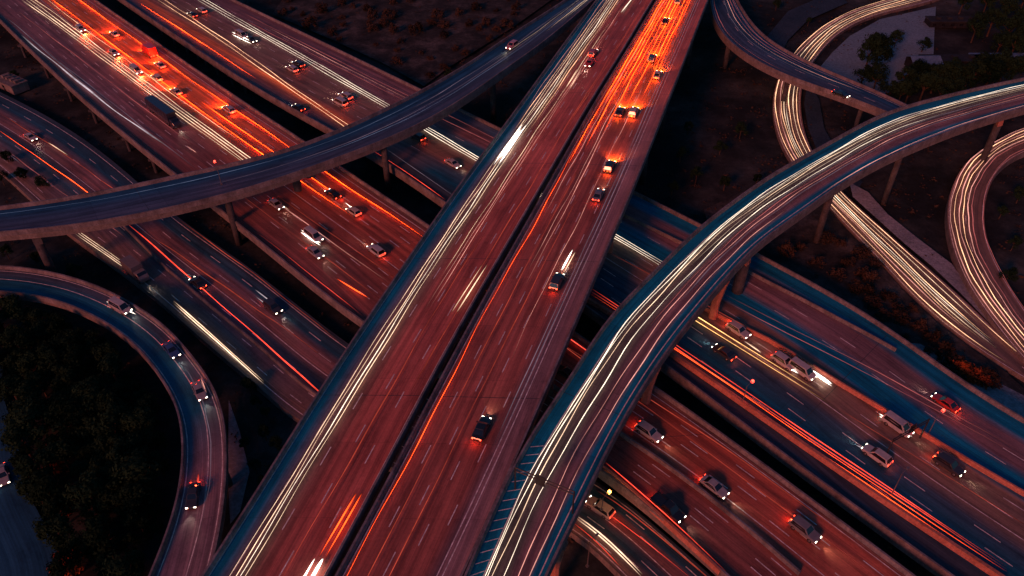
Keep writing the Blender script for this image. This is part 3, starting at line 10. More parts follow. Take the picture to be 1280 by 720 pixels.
PIERS = [('R1',0.771,0.5907,0.8,'column'),('R1',0.307,0.3117,1.0,'hammer'),('R1',0.787,0.2318,0.8,'column'),('R1',0.874,0.0656,0.9,'hammer'),('R1',0.88,0.3979,0.8,'column'),('R2',0.88,0.3715,1.0,'flare'),('R2',0.88,0.4217,1.2,'hammer'),('R2',0.88,0.7093,0.7,'column'),('R2',0.88,0.883,0.9,'hammer'),('R2',0.88,0.2366,1.0,'flare'),('R2',0.88,0.0566,1.0,'flare'),('R2',0.88,0.5796,0.8,'column'),('AR',0.88,0.5198,0.9,'column'),('AR',0.88,0.371,0.9,'flare'),('AR',0.88,0.811,0.8,'column'),('AR',0.88,0.1927,0.9,'column'),('AR',0.88,0.6258,0.7,'column'),('AL',0.12,0.5434,0.9,'column'),('AL',0.12,0.3836,0.9,'column'),('AL',0.12,0.2138,0.9,'column'),('AL',0.12,0.1043,1.0,'flare'),('R3',0.88,0.4612,0.8,'column'),('R3',0.787,0.8738,0.6,'column'),('R3',0.834,0.6896,0.7,'column'),('R4',0.12,0.7855,0.7,'column'),('R4',0.12,0.4436,0.7,'column'),('R4',0.12,0.2633,0.7,'column')]
B1COLS = [(-123.28,273.71),(-116.07,265.32),(-109.39,257.96),(-103.89,252.16),(-99.96,247.78),(-94.6,241.71),(-88.11,234.71),(-82.27,228.55)]
B2COLS = [(-162.82,254.96),(-147.94,238.92),(-133.92,223.23),(-120.92,209.45),(-105.26,193.28),(-94.31,182.36)]
BARRIERS = [('concrete barrier lit red along the lower side of the upper freeway',('B1',[(0.9672,0.73452),(0.9518,0.75623),(0.9355,0.77542),(0.9199,0.81636),(0.9002,0.87711),(0.8796,0.93653),(0.8583,0.99027)]),1.1,0.9),('concrete barrier lit orange between brown lanes and blue shoulder',('B1',[(0.58,0.78076),(0.5397,0.81979),(0.504,0.8436),(0.4789,0.89096),(0.432,0.93941),(0.4039,0.98675)]),0.6,0.9),('thin pale barrier between blue frontage shoulder and purple lanes',('B1',[(0.2404,0.70111),(0.2071,0.76056),(0.1568,0.7928),(0.1529,0.81214),(0.1245,0.86242),(0.0865,0.89922)]),0.4,0.8),('low divider in the middle of the dark red lanes',('B2',[(0.5106,0.79127),(0.5713,0.87538),(0.5631,0.91834),(0.5753,0.95419),(0.5863,0.97129)]),0.6,0.8),('red lit divider beside the black pickup',('B2',[(0.9728,0.88149),(0.9632,0.89835),(0.9957,0.93597),(1.0133,0.96875)]),0.7,1.0),('grey divider between the lanes of the ground freeway',('B3',[(0.5634,0.3513),(0.6481,0.4421),(0.6673,0.51719),(0.6697,0.59943),(0.7031,0.67503)]),0.5,0.8)]
POLYS = {'lot': (-0.25,[(107.53,256.73),(117.99,270.79),(133.98,286.02),(159.44,298.51),(149.04,274.3),(134.96,240.75),(121.47,229.42),(112.89,226.17),(104.83,231.62),(97.84,241.93)]),'verge1': (-0.2,[(87.41,176.25),(90.64,171.74),(92.14,161.77),(95.88,151.26),(99.56,142.16),(99.77,132.37),(100.26,120.42),(99.07,122.12),(97.06,132.1),(94.69,141.29),(91.65,150.01),(88.96,159.4),(86.05,169.54)]),'verge2': (-0.2,[(79.97,110.54),(84.46,113.88),(87.81,110.54),(91.15,104.17),(96.74,100.14),(93.88,94.39),(89.76,101.13),(85.7,105.62)]),'verge3': (-0.2,[(84.98,133.17),(88.1,122.85),(92.03,114.79),(96.19,107.73),(94.87,106.25),(89.69,110.54),(84.71,118.51),(82.31,129.71)]),'inner': (-0.3,[(93.66,236.23),(93.19,222.55),(89.46,205.2),(88.94,187.57),(90.81,176.41),(87.66,171.89),(84.9,181.48),(83.69,191.78),(84.87,205.2),(87.85,219.95)]),'dirt': (-0.3,[(-87.5,313.72),(-6.39,322.6),(18.67,311.99),(0.0,278.01),(-20.79,245.02),(-27.47,231.73),(-41.95,248.05),(-60.73,266.1),(-88.47,290.74)]),'dirt2': (-0.3,[(-53.0,101.22),(-48.91,93.55),(-44.98,84.77),(-44.54,76.77),(-45.5,74.51),(-48.23,83.11)]),'slope': (-0.3,[(47.47,163.99),(66.63,177.56),(77.8,167.52),(80.16,154.92),(83.13,143.76),(85.42,131.95),(87.85,122.96),(91.63,114.89),(96.07,107.4),(99.78,97.31),(93.11,89.94),(83.85,101.22),(77.31,111.74),(56.92,137.99),(47.04,151.4)]),'rverge': (-0.2,[(78.8,116.63),(82.17,116.17),(85.5,112.53),(89.49,109.02),(93.72,104.79),(98.23,100.14),(93.03,89.86),(83.35,100.14),(79.12,108.37)]),'oldroad': (-0.22,[(95.52,267.27),(107.52,285.19),(127.62,302.5),(124.91,313.5),(102.49,293.65),(87.21,267.27),(81.37,254.1),(83.66,241.86)])}
WOOD = [(-111.18,122.63),(-96.42,121.17),(-84.54,115.04),(-75.96,108.39),(-68.69,100.95),(-64.04,95.16),(-61.07,89.7),(-58.8,82.07),(-57.75,75.06),(-56.33,65.19),(-56.05,60.05),(-65.13,60.05),(-69.53,69.27),(-74.58,74.76),(-80.13,80.94),(-84.64,86.57),(-86.41,91.84),(-93.6,99.96),(-102.14,105.02)]
WOOD2 = [(-52.68,107.11),(-46.06,99.96),(-39.02,93.3),(-39.97,82.89),(-42.38,79.99),(-47.84,89.7)]
TREES_TR = [(114.36,243.76,11),(117.62,244.96,10),(123.65,256.15,6),(130.12,261.37,6),(121.59,258.74,6),(137.83,257.44,5),(108.33,231.11,7),(111.8,228.91,8),(120.7,228.91,8),(124.52,231.11,8),(123.64,222.48,9),(118.49,220.4,8),(115.7,219.37,8),(129.86,228.91,8),(132.18,226.74,9),(136.5,230.0,9),(139.03,227.82,9),(128.12,220.4,8),(133.11,221.96,8),(143.68,232.22,8),(147.43,231.11,9),(152.45,233.34,9),(157.54,235.6,9),(152.01,236.74,10),(148.98,238.47,8),(158.89,266.74,9),(166.94,272.28,9),(169.3,265.38,10),(177.44,273.69,9),(171.58,258.74,9),(166.04,293.08,7),(174.94,293.08,8),(180.16,288.43,8),(189.05,294.65,9),(161.68,254.87,8),(112.71,220.4,7),(165.02,252.34,9),(136.37,234.46,8),(130.38,233.34,7),(127.94,236.74,6)]
TREES_MISC = [(45.21,187.07,6),(47.76,177.09,6),(56.81,191.27,5),(64.19,200.06,6),(49.94,202.34,5),(62.89,175.18,5),(40.66,171.43,5),(54.26,173.29,6),(31.2,219.37,5),(-134.22,185.01,6),(-126.67,177.09,6),(-131.5,175.94,6),(-119.77,173.29,5),(-156.53,235.6,5),(-12.73,238.47,5),(-20.2,235.6,5),(-106.61,141.91,5),(-96.69,137.62,5),(-115.27,144.86,5),(41.01,288.43,5),(119.06,160.8,5),(115.8,147.89,5),(126.73,167.79,6),(108.98,136.22,5),(106.26,280.91,4),(98.65,296.24,5)]
SHRUBS = [(68.67,141.91),(71.85,137.62),(75.89,141.91),(74.75,132.94),(78.47,136.22),(76.58,128.18),(80.74,130.27),(77.78,124.37),(80.66,123.13),(84.6,126.9),(83.87,120.69),(79.24,117.12),(84.9,117.12),(82.72,113.68),(85.9,113.68),(66.7,147.89),(63.28,145.46),(73.19,150.99),(76.45,149.43),(82.22,141.91),(79.79,145.46),(87.15,111.0),(87.96,109.26),(88.95,107.97),(89.83,106.48),(91.66,107.11),(84.52,110.34),(85.08,107.97),(85.99,106.48),(92.03,104.6),(77.08,132.13),(81.22,126.9),(77.17,137.62)]
REDSHRUBS = [(-80.3,88.64),(-79.14,87.26),(-78.12,85.55),(-73.16,76.57),(-68.45,67.89),(-66.9,66.26),(86.91,108.61),(87.99,107.54),(88.97,106.27),(90.15,104.81)]
LAMPS = [((71.73,89.43,4,-0.94),5.0,'red','lamp post on the orange barrier at the right'),((60.63,76.67,4,-0.88),6.0,'none','dark slender lamp post rising beside the red lit barrier at the right'),((41.3,96.58,4,-0.9),4.5,'red','short post with red beacon on the red lit barrier'),((11.52,66.44,0.6,-0.88),7.0,'none','thin lamp post below the big curved flyover'),((-65.39,152.95,14,0.49),5.0,'red','red post on the blue curved ramp above the white streaks'),((14.02,73.58,5,-0.82),3.0,'orange','low post with orange lamp beside the tan suv')]
GANTRY = [((0.1326,0.08333),(0.9405,0.07617))]
GANTRY_B1 = [(0.4593,0.93665),(0.678,0.92884)]
HUT = (132.94,244.96)
SHEDS = [(146.44,247.39),(158.07,258.74),(153.36,266.74),(157.95,280.91),(161.4,248.61)]
WALLSHED = (-155.39,231.11)
col = bpy.context.scene.collection

# ------------------------------------------------------------------ helpers
def tag(o, label=None, cat=None, group=None, kind=None):
    if label: o['label'] = label
    if cat: o['category'] = cat
    if group: o['group'] = group
    if kind: o['kind'] = kind
    return o

def link(name, me, mat, parent=None):
    o = bpy.data.objects.new(name, me)
    for m in (mat if isinstance(mat, (list, tuple)) else [mat]):
        if m: me.materials.append(m)
    col.objects.link(o)
    if parent: o.parent = parent
    return o

def empty(name, loc=(0, 0, 0), rz=0):
    o = bpy.data.objects.new(name, None)
    o.empty_display_size = .5
    o.location = loc
    o.rotation_euler = (0, 0, rz)
    col.objects.link(o)
    return o

def mesh(name, verts, faces, mi=None, uvs=None, smooth=False):
    me = bpy.data.meshes.new(name)
    me.from_pydata([tuple(v) for v in verts], [], faces)
    if mi:
        me.polygons.foreach_set('material_index', mi)
    if uvs:
        l = me.uv_layers.new(name='UVMap')
        for p in me.polygons:
            for li in p.loop_indices:
                l.data[li].uv = uvs[me.loops[li].vertex_index]
    if smooth:
        me.polygons.foreach_set('use_smooth', [True] * len(me.polygons))
    me.update()
    return me

class MB:
    """collects simple solids into one mesh"""
    def __init__(s): s.v = []; s.f = []
    def add(s, vs, fs):
        n = len(s.v); s.v += [tuple(v) for v in vs]; s.f += [tuple(n + i for i in f) for f in fs]
    def box(s, x0, x1, y0, y1, z0, z1, tx=0, ty=0):
        s.add([(x0, y0, z0), (x1, y0, z0), (x1, y1, z0), (x0, y1, z0), (x0 + tx, y0 + ty, z1), (x1 - tx, y0 + ty, z1), (x1 - tx, y1 - ty, z1), (x0 + tx, y1 - ty, z1)],
              [(3, 2, 1, 0), (4, 5, 6, 7), (0, 1, 5, 4), (1, 2, 6, 5), (2, 3, 7, 6), (3, 0, 4, 7)])
    def cyl(s, a, b, r0, r1=None, n=10):
        a = Vector(a); b = Vector(b); r1 = r0 if r1 is None else r1
        d = (b - a).normalized(); q = d.to_track_quat('Z', 'Y')
        ring = [q @ Vector((math.cos(2 * math.pi * k / n), math.sin(2 * math.pi * k / n), 0)) for k in range(n)]
        vs = [a + p * r0 for p in ring] + [b + p * r1 for p in ring]
        fs = [(k, (k + 1) % n, n + (k + 1) % n, n + k) for k in range(n)] + [tuple(range(n - 1, -1, -1)), tuple(range(n, 2 * n))]
        s.add(vs, fs)
    def loft(s, rings):
        n = len(rings[0]); vs = [p for r in rings for p in r]; fs = []
        for i in range(len(rings) - 1):
            for k in range(n):
                k2 = (k + 1) % n
                fs.append((i * n + k, i * n + k2, (i + 1) * n + k2, (i + 1) * n + k))
        fs += [tuple(range(n - 1, -1, -1)), tuple(range((len(rings) - 1) * n, len(rings) * n))]
        s.add(vs, fs)
    def mesh(s, name, smooth=False): return mesh(name, s.v, s.f, smooth=smooth)
    def build(s, name, mat, parent=None, smooth=False): return link(name, s.mesh(name, smooth), mat, parent)

# ------------------------------------------------------------------ materials
def newmat(name):
    m = bpy.data.materials.new(name); m.use_nodes = True
    nt = m.node_tree; nt.nodes.clear()
    out = nt.nodes.new('ShaderNodeOutputMaterial'); bs = nt.nodes.new('ShaderNodeBsdfPrincipled')
    nt.links.new(bs.outputs[0], out.inputs[0])
    return m, nt, bs
def N(nt, t, **k):
    n = nt.nodes.new(t)
    for a, b in k.items():
        if a.startswith('i_'): n.inputs[a[2:].replace('_', ' ')].default_value = b
        else: setattr(n, a, b)
    return n
def ramp(nt, fac, stops):
    n = nt.nodes.new('ShaderNodeValToRGB')
    e = n.color_ramp.elements
    while len(e) < len(stops): e.new(.5)
    for x, (p, c) in zip(e, stops):
        x.position = p; x.color = (*c, 1) if len(c) == 3 else c
    nt.links.new(fac, n.inputs[0]); return n.outputs[0]
def mixc(nt, a, b, f, mode='MIX'):
    n = nt.nodes.new('ShaderNodeMix'); n.data_type = 'RGBA'; n.blend_type = mode
    for s, v in ((6, a), (7, b), (0, f)):
        if hasattr(v, 'links'): nt.links.new(v, n.inputs[s])
        else: n.inputs[s].default_value = (*v, 1) if isinstance(v, tuple) else v
    return n.outputs[2]
def noise(nt, vec, scale, detail=4, rough=.6):
    n = N(nt, 'ShaderNodeTexNoise'); n.inputs['Scale'].default_value = scale; n.inputs['Detail'].default_value = detail; n.inputs['Roughness'].default_value = rough
    nt.links.new(vec, n.inputs['Vector']); return n.outputs['Fac']
def mapping(nt, vec, sc):
    n = N(nt, 'ShaderNodeMapping'); n.inputs['Scale'].default_value = sc
    nt.links.new(vec, n.inputs['Vector']); return n.outputs[0]

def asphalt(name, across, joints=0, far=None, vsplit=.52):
    """across: [(u, colour)] tones across the road, vehicle glow and sky blue painted in; far: the same beyond v = vsplit"""
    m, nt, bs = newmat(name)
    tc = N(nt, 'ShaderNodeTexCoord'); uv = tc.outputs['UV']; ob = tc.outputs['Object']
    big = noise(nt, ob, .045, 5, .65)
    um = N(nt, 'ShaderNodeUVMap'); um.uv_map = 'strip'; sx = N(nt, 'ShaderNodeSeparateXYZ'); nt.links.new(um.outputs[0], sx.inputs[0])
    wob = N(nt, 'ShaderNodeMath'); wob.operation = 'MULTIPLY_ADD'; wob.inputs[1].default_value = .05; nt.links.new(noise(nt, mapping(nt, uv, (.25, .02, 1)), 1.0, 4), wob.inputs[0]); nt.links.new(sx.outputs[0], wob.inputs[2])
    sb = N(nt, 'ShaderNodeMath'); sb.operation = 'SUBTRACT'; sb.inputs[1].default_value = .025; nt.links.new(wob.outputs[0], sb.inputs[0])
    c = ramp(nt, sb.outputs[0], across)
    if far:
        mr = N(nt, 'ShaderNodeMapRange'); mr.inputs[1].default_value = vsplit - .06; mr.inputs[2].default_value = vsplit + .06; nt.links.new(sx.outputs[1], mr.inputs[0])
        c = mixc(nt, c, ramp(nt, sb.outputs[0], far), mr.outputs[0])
    c = mixc(nt, c, ramp(nt, big, [(.3, (.75, .75, .75)), (.7, (1.2, 1.2, 1.2))]), 1.0, 'MULTIPLY')
    st = noise(nt, mapping(nt, uv, (.9, .012, 1)), 1.0, 6, .7)         # wheel tracks and drips along the road
    c = mixc(nt, c, ramp(nt, st, [(.33, (.42, .42, .45)), (.5, (1, 1, 1)), (.68, (1.5, 1.45, 1.4))]), .7, 'MULTIPLY')
    st2 = noise(nt, mapping(nt, uv, (4.5, .03, 1)), 1.0, 4, .7)
    c = mixc(nt, c, ramp(nt, st2, [(.36, (.62, .62, .62)), (.64, (1.35, 1.35, 1.35))]), .5, 'MULTIPLY')
    sp = N(nt, 'ShaderNodeSeparateXYZ'); nt.links.new(uv, sp.inputs[0])
    sn = N(nt, 'ShaderNodeMath'); sn.operation = 'MULTIPLY'; sn.inputs[1].default_value = 3.43; nt.links.new(sp.outputs[0], sn.inputs[0])
    s2 = N(nt, 'ShaderNodeMath'); s2.operation = 'SINE'; nt.links.new(sn.outputs[0], s2.inputs[0])
    s3 = N(nt, 'ShaderNodeMapRange'); s3.inputs[1].default_value = -1; s3.inputs[2].default_value = 1; nt.links.new(s2.outputs[0], s3.inputs[0])
    c = mixc(nt, c, ramp(nt, s3.outputs[0], [(0, (.74, .74, .76)), (.6, (1.05, 1.05, 1.05)), (1, (1.14, 1.12, 1.1))]), .45, 'MULTIPLY')     # wheel paths
    sl_ = noise(nt, mapping(nt, uv, (.35, .09, 1)), 1.0, 5, .75)
    c = mixc(nt, c, ramp(nt, sl_, [(.36, (.6, .6, .62)), (.48, (1, 1, 1)), (.66, (1.2, 1.18, 1.15))]), .75, 'MULTIPLY')    # stains and resurfaced patches
    fine = noise(nt, ob, 2.2, 6, .75)
    c = mixc(nt, c, ramp(nt, fine, [(.3, (.7, .7, .7)), (.7, (1.3, 1.3, 1.3))]), .6, 'MULTIPLY')
    br = N(nt, 'ShaderNodeTexBrick'); nt.links.new(mapping(nt, uv, (1, 1, 1)), br.inputs['Vector'])
    br.inputs['Scale'].default_value = 1; br.inputs['Brick Width'].default_value = 3.7; br.inputs['Row Height'].default_value = 14 if joints else 60
    br.inputs['Mortar Size'].default_value = .06; br.offset = .0 if joints else .5
    br.inputs['Color1'].default_value = (.82, .82, .84, 1); br.inputs['Color2'].default_value = (1.2, 1.17, 1.15, 1); br.inputs['Mortar'].default_value = (.62, .62, .62, 1)
    c = mixc(nt, c, br.outputs['Color'], .65, 'MULTIPLY')
    nt.links.new(c, bs.inputs['Base Color'])
    nt.links.new(ramp(nt, st, [(.3, (.5, .5, .5)), (.7, (.78, .78, .78))]), bs.inputs['Roughness'])
    bs.inputs['Specular IOR Level'].default_value = .15
    bp = N(nt, 'ShaderNodeBump'); bp.inputs['Strength'].default_value = .25; bp.inputs['Distance'].default_value = .03
    nt.links.new(fine, bp.inputs['Height']); nt.links.new(bp.outputs[0], bs.inputs['Normal'])
    return m

def rough_mat(name, stops, scale=.3, rough=.85, fine=3.0, bump=.3):
    m, nt, bs = newmat(name)
    tc = N(nt, 'ShaderNodeTexCoord'); ob = tc.outputs['Object']
    c = ramp(nt, noise(nt, ob, scale, 7, .68), stops)
    f = noise(nt, ob, fine, 5, .7)
    c = mixc(nt, c, ramp(nt, f, [(.3, (.65, .65, .65)), (.7, (1.35, 1.35, 1.35))]), .8, 'MULTIPLY')
    st = noise(nt, mapping(nt, ob, (1.6, 1.6, .25)), 1, 4, .6)
    c = mixc(nt, c, ramp(nt, st, [(.35, (.72, .7, .68)), (.6, (1.1, 1.1, 1.1))]), .6, 'MULTIPLY')
    nt.links.new(c, bs.inputs['Base Color']); bs.inputs['Roughness'].default_value = rough; bs.inputs['Specular IOR Level'].default_value = .12
    bp = N(nt, 'ShaderNodeBump'); bp.inputs['Strength'].default_value = bump; bp.inputs['Distance'].default_value = .15
    nt.links.new(f, bp.inputs['Height']); nt.links.new(bp.outputs[0], bs.inputs['Normal'])
    return m

def paint(name, c, rough=.3, metal=0, coat=.6):
    m, nt, bs = newmat(name)
    tc = N(nt, 'ShaderNodeTexCoord')
    f = noise(nt, tc.outputs['Object'], 1.5, 3)
    d = tuple(x * .75 for x in c)
    nt.links.new(ramp(nt, f, [(.3, d), (.7, c)]), bs.inputs['Base Color'])
    bs.inputs['Roughness'].default_value = rough; bs.inputs['Metallic'].default_value = metal; bs.inputs['Coat Weight'].default_value = coat
    return m

def glow(name, c, strength, vary=.6):
    m = bpy.data.materials.new(name); m.use_nodes = True; nt = m.node_tree; nt.nodes.clear()
    out = N(nt, 'ShaderNodeOutputMaterial'); e = N(nt, 'ShaderNodeEmission'); nt.links.new(e.outputs[0], out.inputs[0])
    e.inputs[0].default_value = (*c, 1)
    if vary:
        at = N(nt, 'ShaderNodeAttribute'); at.attribute_name = 'fade'
        tc = N(nt, 'ShaderNodeTexCoord')
        f = noise(nt, tc.outputs['Object'], .13, 6, .75)
        mr = N(nt, 'ShaderNodeMapRange'); mr.inputs[1].default_value = .3; mr.inputs[2].default_value = .7
        mr.inputs[3].default_value = strength * (1 - vary); mr.inputs[4].default_value = strength * (1 + vary)
        nt.links.new(f, mr.inputs[0]); mu = N(nt, 'ShaderNodeMath'); mu.operation = 'MULTIPLY'; nt.links.new(mr.outputs[0], mu.inputs[0]); nt.links.new(at.outputs['Fac'], mu.inputs[1]); nt.links.new(mu.outputs[0], e.inputs[1])
    else: e.inputs[1].default_value = strength
    return m

M = {}
BL = (.004, .16, .27); RL = (.42, .125, .1); OR = (.62, .19, .07); MV = (.27, .175, .18); PU = (.19, .12, .13); BR = (.21, .14, .11); DG = (.12, .11, .1)  # pavement tones: red traffic glow on lanes, blue skylight on shoulders painted in
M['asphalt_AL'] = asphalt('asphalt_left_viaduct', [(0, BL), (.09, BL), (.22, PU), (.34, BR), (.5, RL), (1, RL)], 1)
M['asphalt_AR'] = asphalt('asphalt_right_viaduct', [(0, DG), (.07, (.34, .115, .09)), (.68, (.34, .115, .09)), (.78, PU), (.86, MV), (1, MV)], 1, [(0, OR), (.68, OR), (.8, RL), (.9, (.4, .16, .14)), (1, (.4, .16, .14))], .56)  # far half: orange traffic glow painted into the lanes
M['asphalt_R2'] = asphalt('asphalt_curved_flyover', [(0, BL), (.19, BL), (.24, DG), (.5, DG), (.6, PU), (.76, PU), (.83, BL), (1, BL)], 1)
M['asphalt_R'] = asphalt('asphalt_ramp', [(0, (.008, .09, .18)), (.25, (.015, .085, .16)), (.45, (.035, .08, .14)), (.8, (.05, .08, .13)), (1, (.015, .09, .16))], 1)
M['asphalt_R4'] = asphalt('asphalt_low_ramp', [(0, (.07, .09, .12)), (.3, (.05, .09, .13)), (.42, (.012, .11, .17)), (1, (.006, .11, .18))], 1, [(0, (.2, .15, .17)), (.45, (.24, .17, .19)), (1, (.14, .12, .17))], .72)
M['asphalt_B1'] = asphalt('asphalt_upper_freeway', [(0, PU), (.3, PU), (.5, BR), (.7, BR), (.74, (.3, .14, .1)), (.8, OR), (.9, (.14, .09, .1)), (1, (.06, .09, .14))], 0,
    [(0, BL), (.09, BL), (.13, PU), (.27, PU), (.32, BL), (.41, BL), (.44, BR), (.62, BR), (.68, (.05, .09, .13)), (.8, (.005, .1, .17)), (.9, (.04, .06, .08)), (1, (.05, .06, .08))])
M['asphalt_B2'] = asphalt('asphalt_middle_freeway', [(0, PU), (.05, (.4, .14, .12)), (.12, OR), (.35, OR), (.48, (.32, .15, .12)), (.6, PU), (.8, PU), (1, (.16, .1, .1))], 0, [(0, DG), (.08, (.4, .11, .07)), (.4, (.36, .105, .07)), (.7, (.21, .085, .07)), (1, (.2, .075, .065))], .45)  # red and orange traffic glow painted into the lanes
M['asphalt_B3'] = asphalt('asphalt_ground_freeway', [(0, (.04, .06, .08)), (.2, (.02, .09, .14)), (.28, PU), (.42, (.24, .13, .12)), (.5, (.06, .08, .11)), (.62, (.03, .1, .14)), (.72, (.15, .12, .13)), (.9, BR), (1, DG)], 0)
M['asphalt_L'] = asphalt('asphalt_loop', [(0, BR), (.5, (.17, .13, .11)), (1, BR)], 0)
M['asphalt_S'] = asphalt('asphalt_street', [(0, (.012, .07, .13)), (1, (.015, .09, .16))], 0)
M['concrete'] = rough_mat('concrete', [(.3, (.07, .07, .075)), (.7, (.22, .22, .235))], .3, .85)
M['lit_concrete'] = rough_mat('red_lit_concrete', [(.3, (.3, .12, .08)), (.7, (.5, .22, .16))], .35, .85)  # red-orange light on barriers and some piers, painted into the concrete
M['concrete_dark'] = rough_mat('concrete_dark', [(.3, (.1, .095, .09)), (.7, (.2, .185, .18))], .35, .9)
M['ground'] = rough_mat('dark_soil', [(.25, (.004, .007, .008)), (.45, (.012, .018, .019)), (.58, (.035, .043, .042)), (.75, (.09, .1, .09))], .04, .95, .45, 1.0)
M['dirt'] = rough_mat('brown_dirt', [(.34, (.01, .014, .015)), (.5, (.03, .034, .033)), (.68, (.085, .085, .08))], .13, .95, 1.0, .8)
M['gravel'] = rough_mat('grey_gravel', [(.3, (.13, .15, .17)), (.7, (.3, .32, .35))], .2, .95, 2.2, .9)
M['lot'] = rough_mat('pale_lot', [(.3, (.09, .17, .22)), (.7, (.15, .24, .29))], .04, .8, 1.5, .2)
M['lot2'] = rough_mat('old_asphalt', [(.3, (.015, .035, .055)), (.7, (.035, .06, .085))], .1, .85, 2, .2)
M['pier'] = rough_mat('shaded_pier_concrete', [(.3, (.03, .035, .04)), (.7, (.085, .085, .09))], .5, .9)  # piers outside the glow: shade put into a darker concrete colour
M['shed_wall'] = rough_mat('dark_shed_wall', [(.3, (.006, .009, .012)), (.7, (.016, .022, .028))], .4, .9)
M['line'] = rough_mat('road_paint', [(.35, (.35, .34, .32)), (.6, (.75, .73, .7))], .9, .7, 4, .1)
M['bark'] = rough_mat('bark', [(.3, (.03, .022, .016)), (.7, (.08, .06, .045))], 1, .9)
M['tyre'] = paint('tyre', (.012, .012, .013), .85, 0, 0)
M['rim'] = paint('rim', (.35, .35, .37), .35, .9, 0)
M['glass'] = paint('tinted_glass', (.008, .01, .014), .06, 0, 1)
M['trim'] = paint('black_trim', (.02, .02, .02), .5, 0, .2)
M['steel'] = paint('galvanised_steel', (.2, .2, .21), .5, .6, 0)
M['roof'] = rough_mat('flat_roof', [(.3, (.012, .018, .022)), (.7, (.03, .04, .048))], .2, .9)
M['blue_roof'] = rough_mat('blue_sheet_roof', [(.3, (.05, .12, .2)), (.7, (.1, .2, .32))], .4, .6)
def leafmat(name, a, b):
    m, nt, bs = newmat(name)
    g = N(nt, 'ShaderNodeNewGeometry'); oi = N(nt, 'ShaderNodeObjectInfo')
    ad = N(nt, 'ShaderNodeMath'); ad.operation = 'MULTIPLY_ADD'; ad.inputs[1].default_value = .6; nt.links.new(oi.outputs['Random'], ad.inputs[2])
    nt.links.new(g.outputs['Random Per Island'], ad.inputs[0])
    nt.links.new(ramp(nt, ad.outputs[0], [(.1, a), (1.3 if False else .95, b)]), bs.inputs['Base Color'])
    bs.inputs['Roughness'].default_value = .8; bs.inputs['Specular IOR Level'].default_value = .04
    return m
M['leaf'] = leafmat('dark_foliage', (.0015, .008, .004), (.011, .03, .014))
M['leaf_red_lit'] = leafmat('red_lit_foliage', (.12, .03, .012), (.3, .07, .02))  # red light on the shrubs painted into their leaf colour
M['scrub'] = leafmat('dry_scrub', (.012, .012, .009), (.05, .036, .026))
BODY = dict(black=(.012, .012, .013), dark=(.035, .035, .04), grey=(.16, .16, .17), silver=(.28, .29, .3), white=(.42, .41, .4), tan=(.5, .42, .33), red=(.45, .03, .02),
            navy=(.02, .025, .045), blue=(.04, .09, .22), rose=(.5, .22, .22), redbox=(.7, .03, .02))
for k, c in BODY.items(): M['paint_' + k] = paint('car_paint_' + k, c, .28)
# light of the streaks: colour, strength
GLOW = dict(white=((1, .79, .6), 2.4), cream=((1, .66, .43), 2.1), hot=((1, .86, .74), 8), amber=((1, .5, .28), 3), gold=((1, .5, .17), 3.0), pink=((1, .4, .33), 1.3),
            rose=((1, .22, .22), .5), red=((1, .07, .04), 2.2), orange=((1, .07, .01), 6), ember=((1, .12, .07), .5), dusk=((.6, .4, .55), .3), blue=((.5, .6, 1), .3), haze=((.85, .68, .76), .8), dim=((1, .7, .5), .7), tangerine=((1, .06, .004), 32))
for k, (c, s) in GLOW.items(): M['glow_' + k] = glow('streak_' + k, c, s)
M['head'] = glow('headlamp', (1, .85, .65), 12, 0)
M['tail'] = glow('taillamp', (1, .04, .015), 14, 0)
M['beacon_red'] = glow('red_beacon', (1, .05, .03), 8, 0)
M['beacon_orange'] = glow('orange_lamp', (1, .35, .06), 14, 0)

# ------------------------------------------------------------------ strips
def crm(P, f):
    n = len(P); f = min(max(f, 0), 1) * (n - 1); i = min(int(f), n - 2); t = f - i
    p0, p1, p2, p3 = P[max(i - 1, 0)], P[i], P[i + 1], P[min(i + 2, n - 1)]
    return tuple(.5 * (2 * b + (c - a) * t + (2 * a - 5 * b + 4 * c - d) * t * t + (3 * b - a - 3 * c + d) * t ** 3) for a, b, c, d in zip(p0, p1, p2, p3))
class Strip:
    def __init__(s, nm):
        s.z, s.L, s.R = STRIPS[nm]
        s.length = sum(math.dist(s.at(.5, k / 100)[:2], s.at(.5, (k + 1) / 100)[:2]) for k in range(100))
    def at(s, u, v, dz=0):
        l = crm(s.L, v); r = crm(s.R, v)
        return Vector((l[0] + (r[0] - l[0]) * u, l[1] + (r[1] - l[1]) * u, s.z + dz))
    def tan(s, u, v):
        d = s.at(u, min(v + .003, 1)) - s.at(u, max(v - .003, 0)); d.z = 0
        return d.normalized()
    def nor(s, u, v):      # to the right of travel
        t = s.tan(u, v); return Vector((t.y, -t.x, 0))
    def width(s, v): return abs((s.at(1, v) - s.at(0, v)).dot(s.nor(.5, v)))
ST = {k: Strip(k) for k in STRIPS}

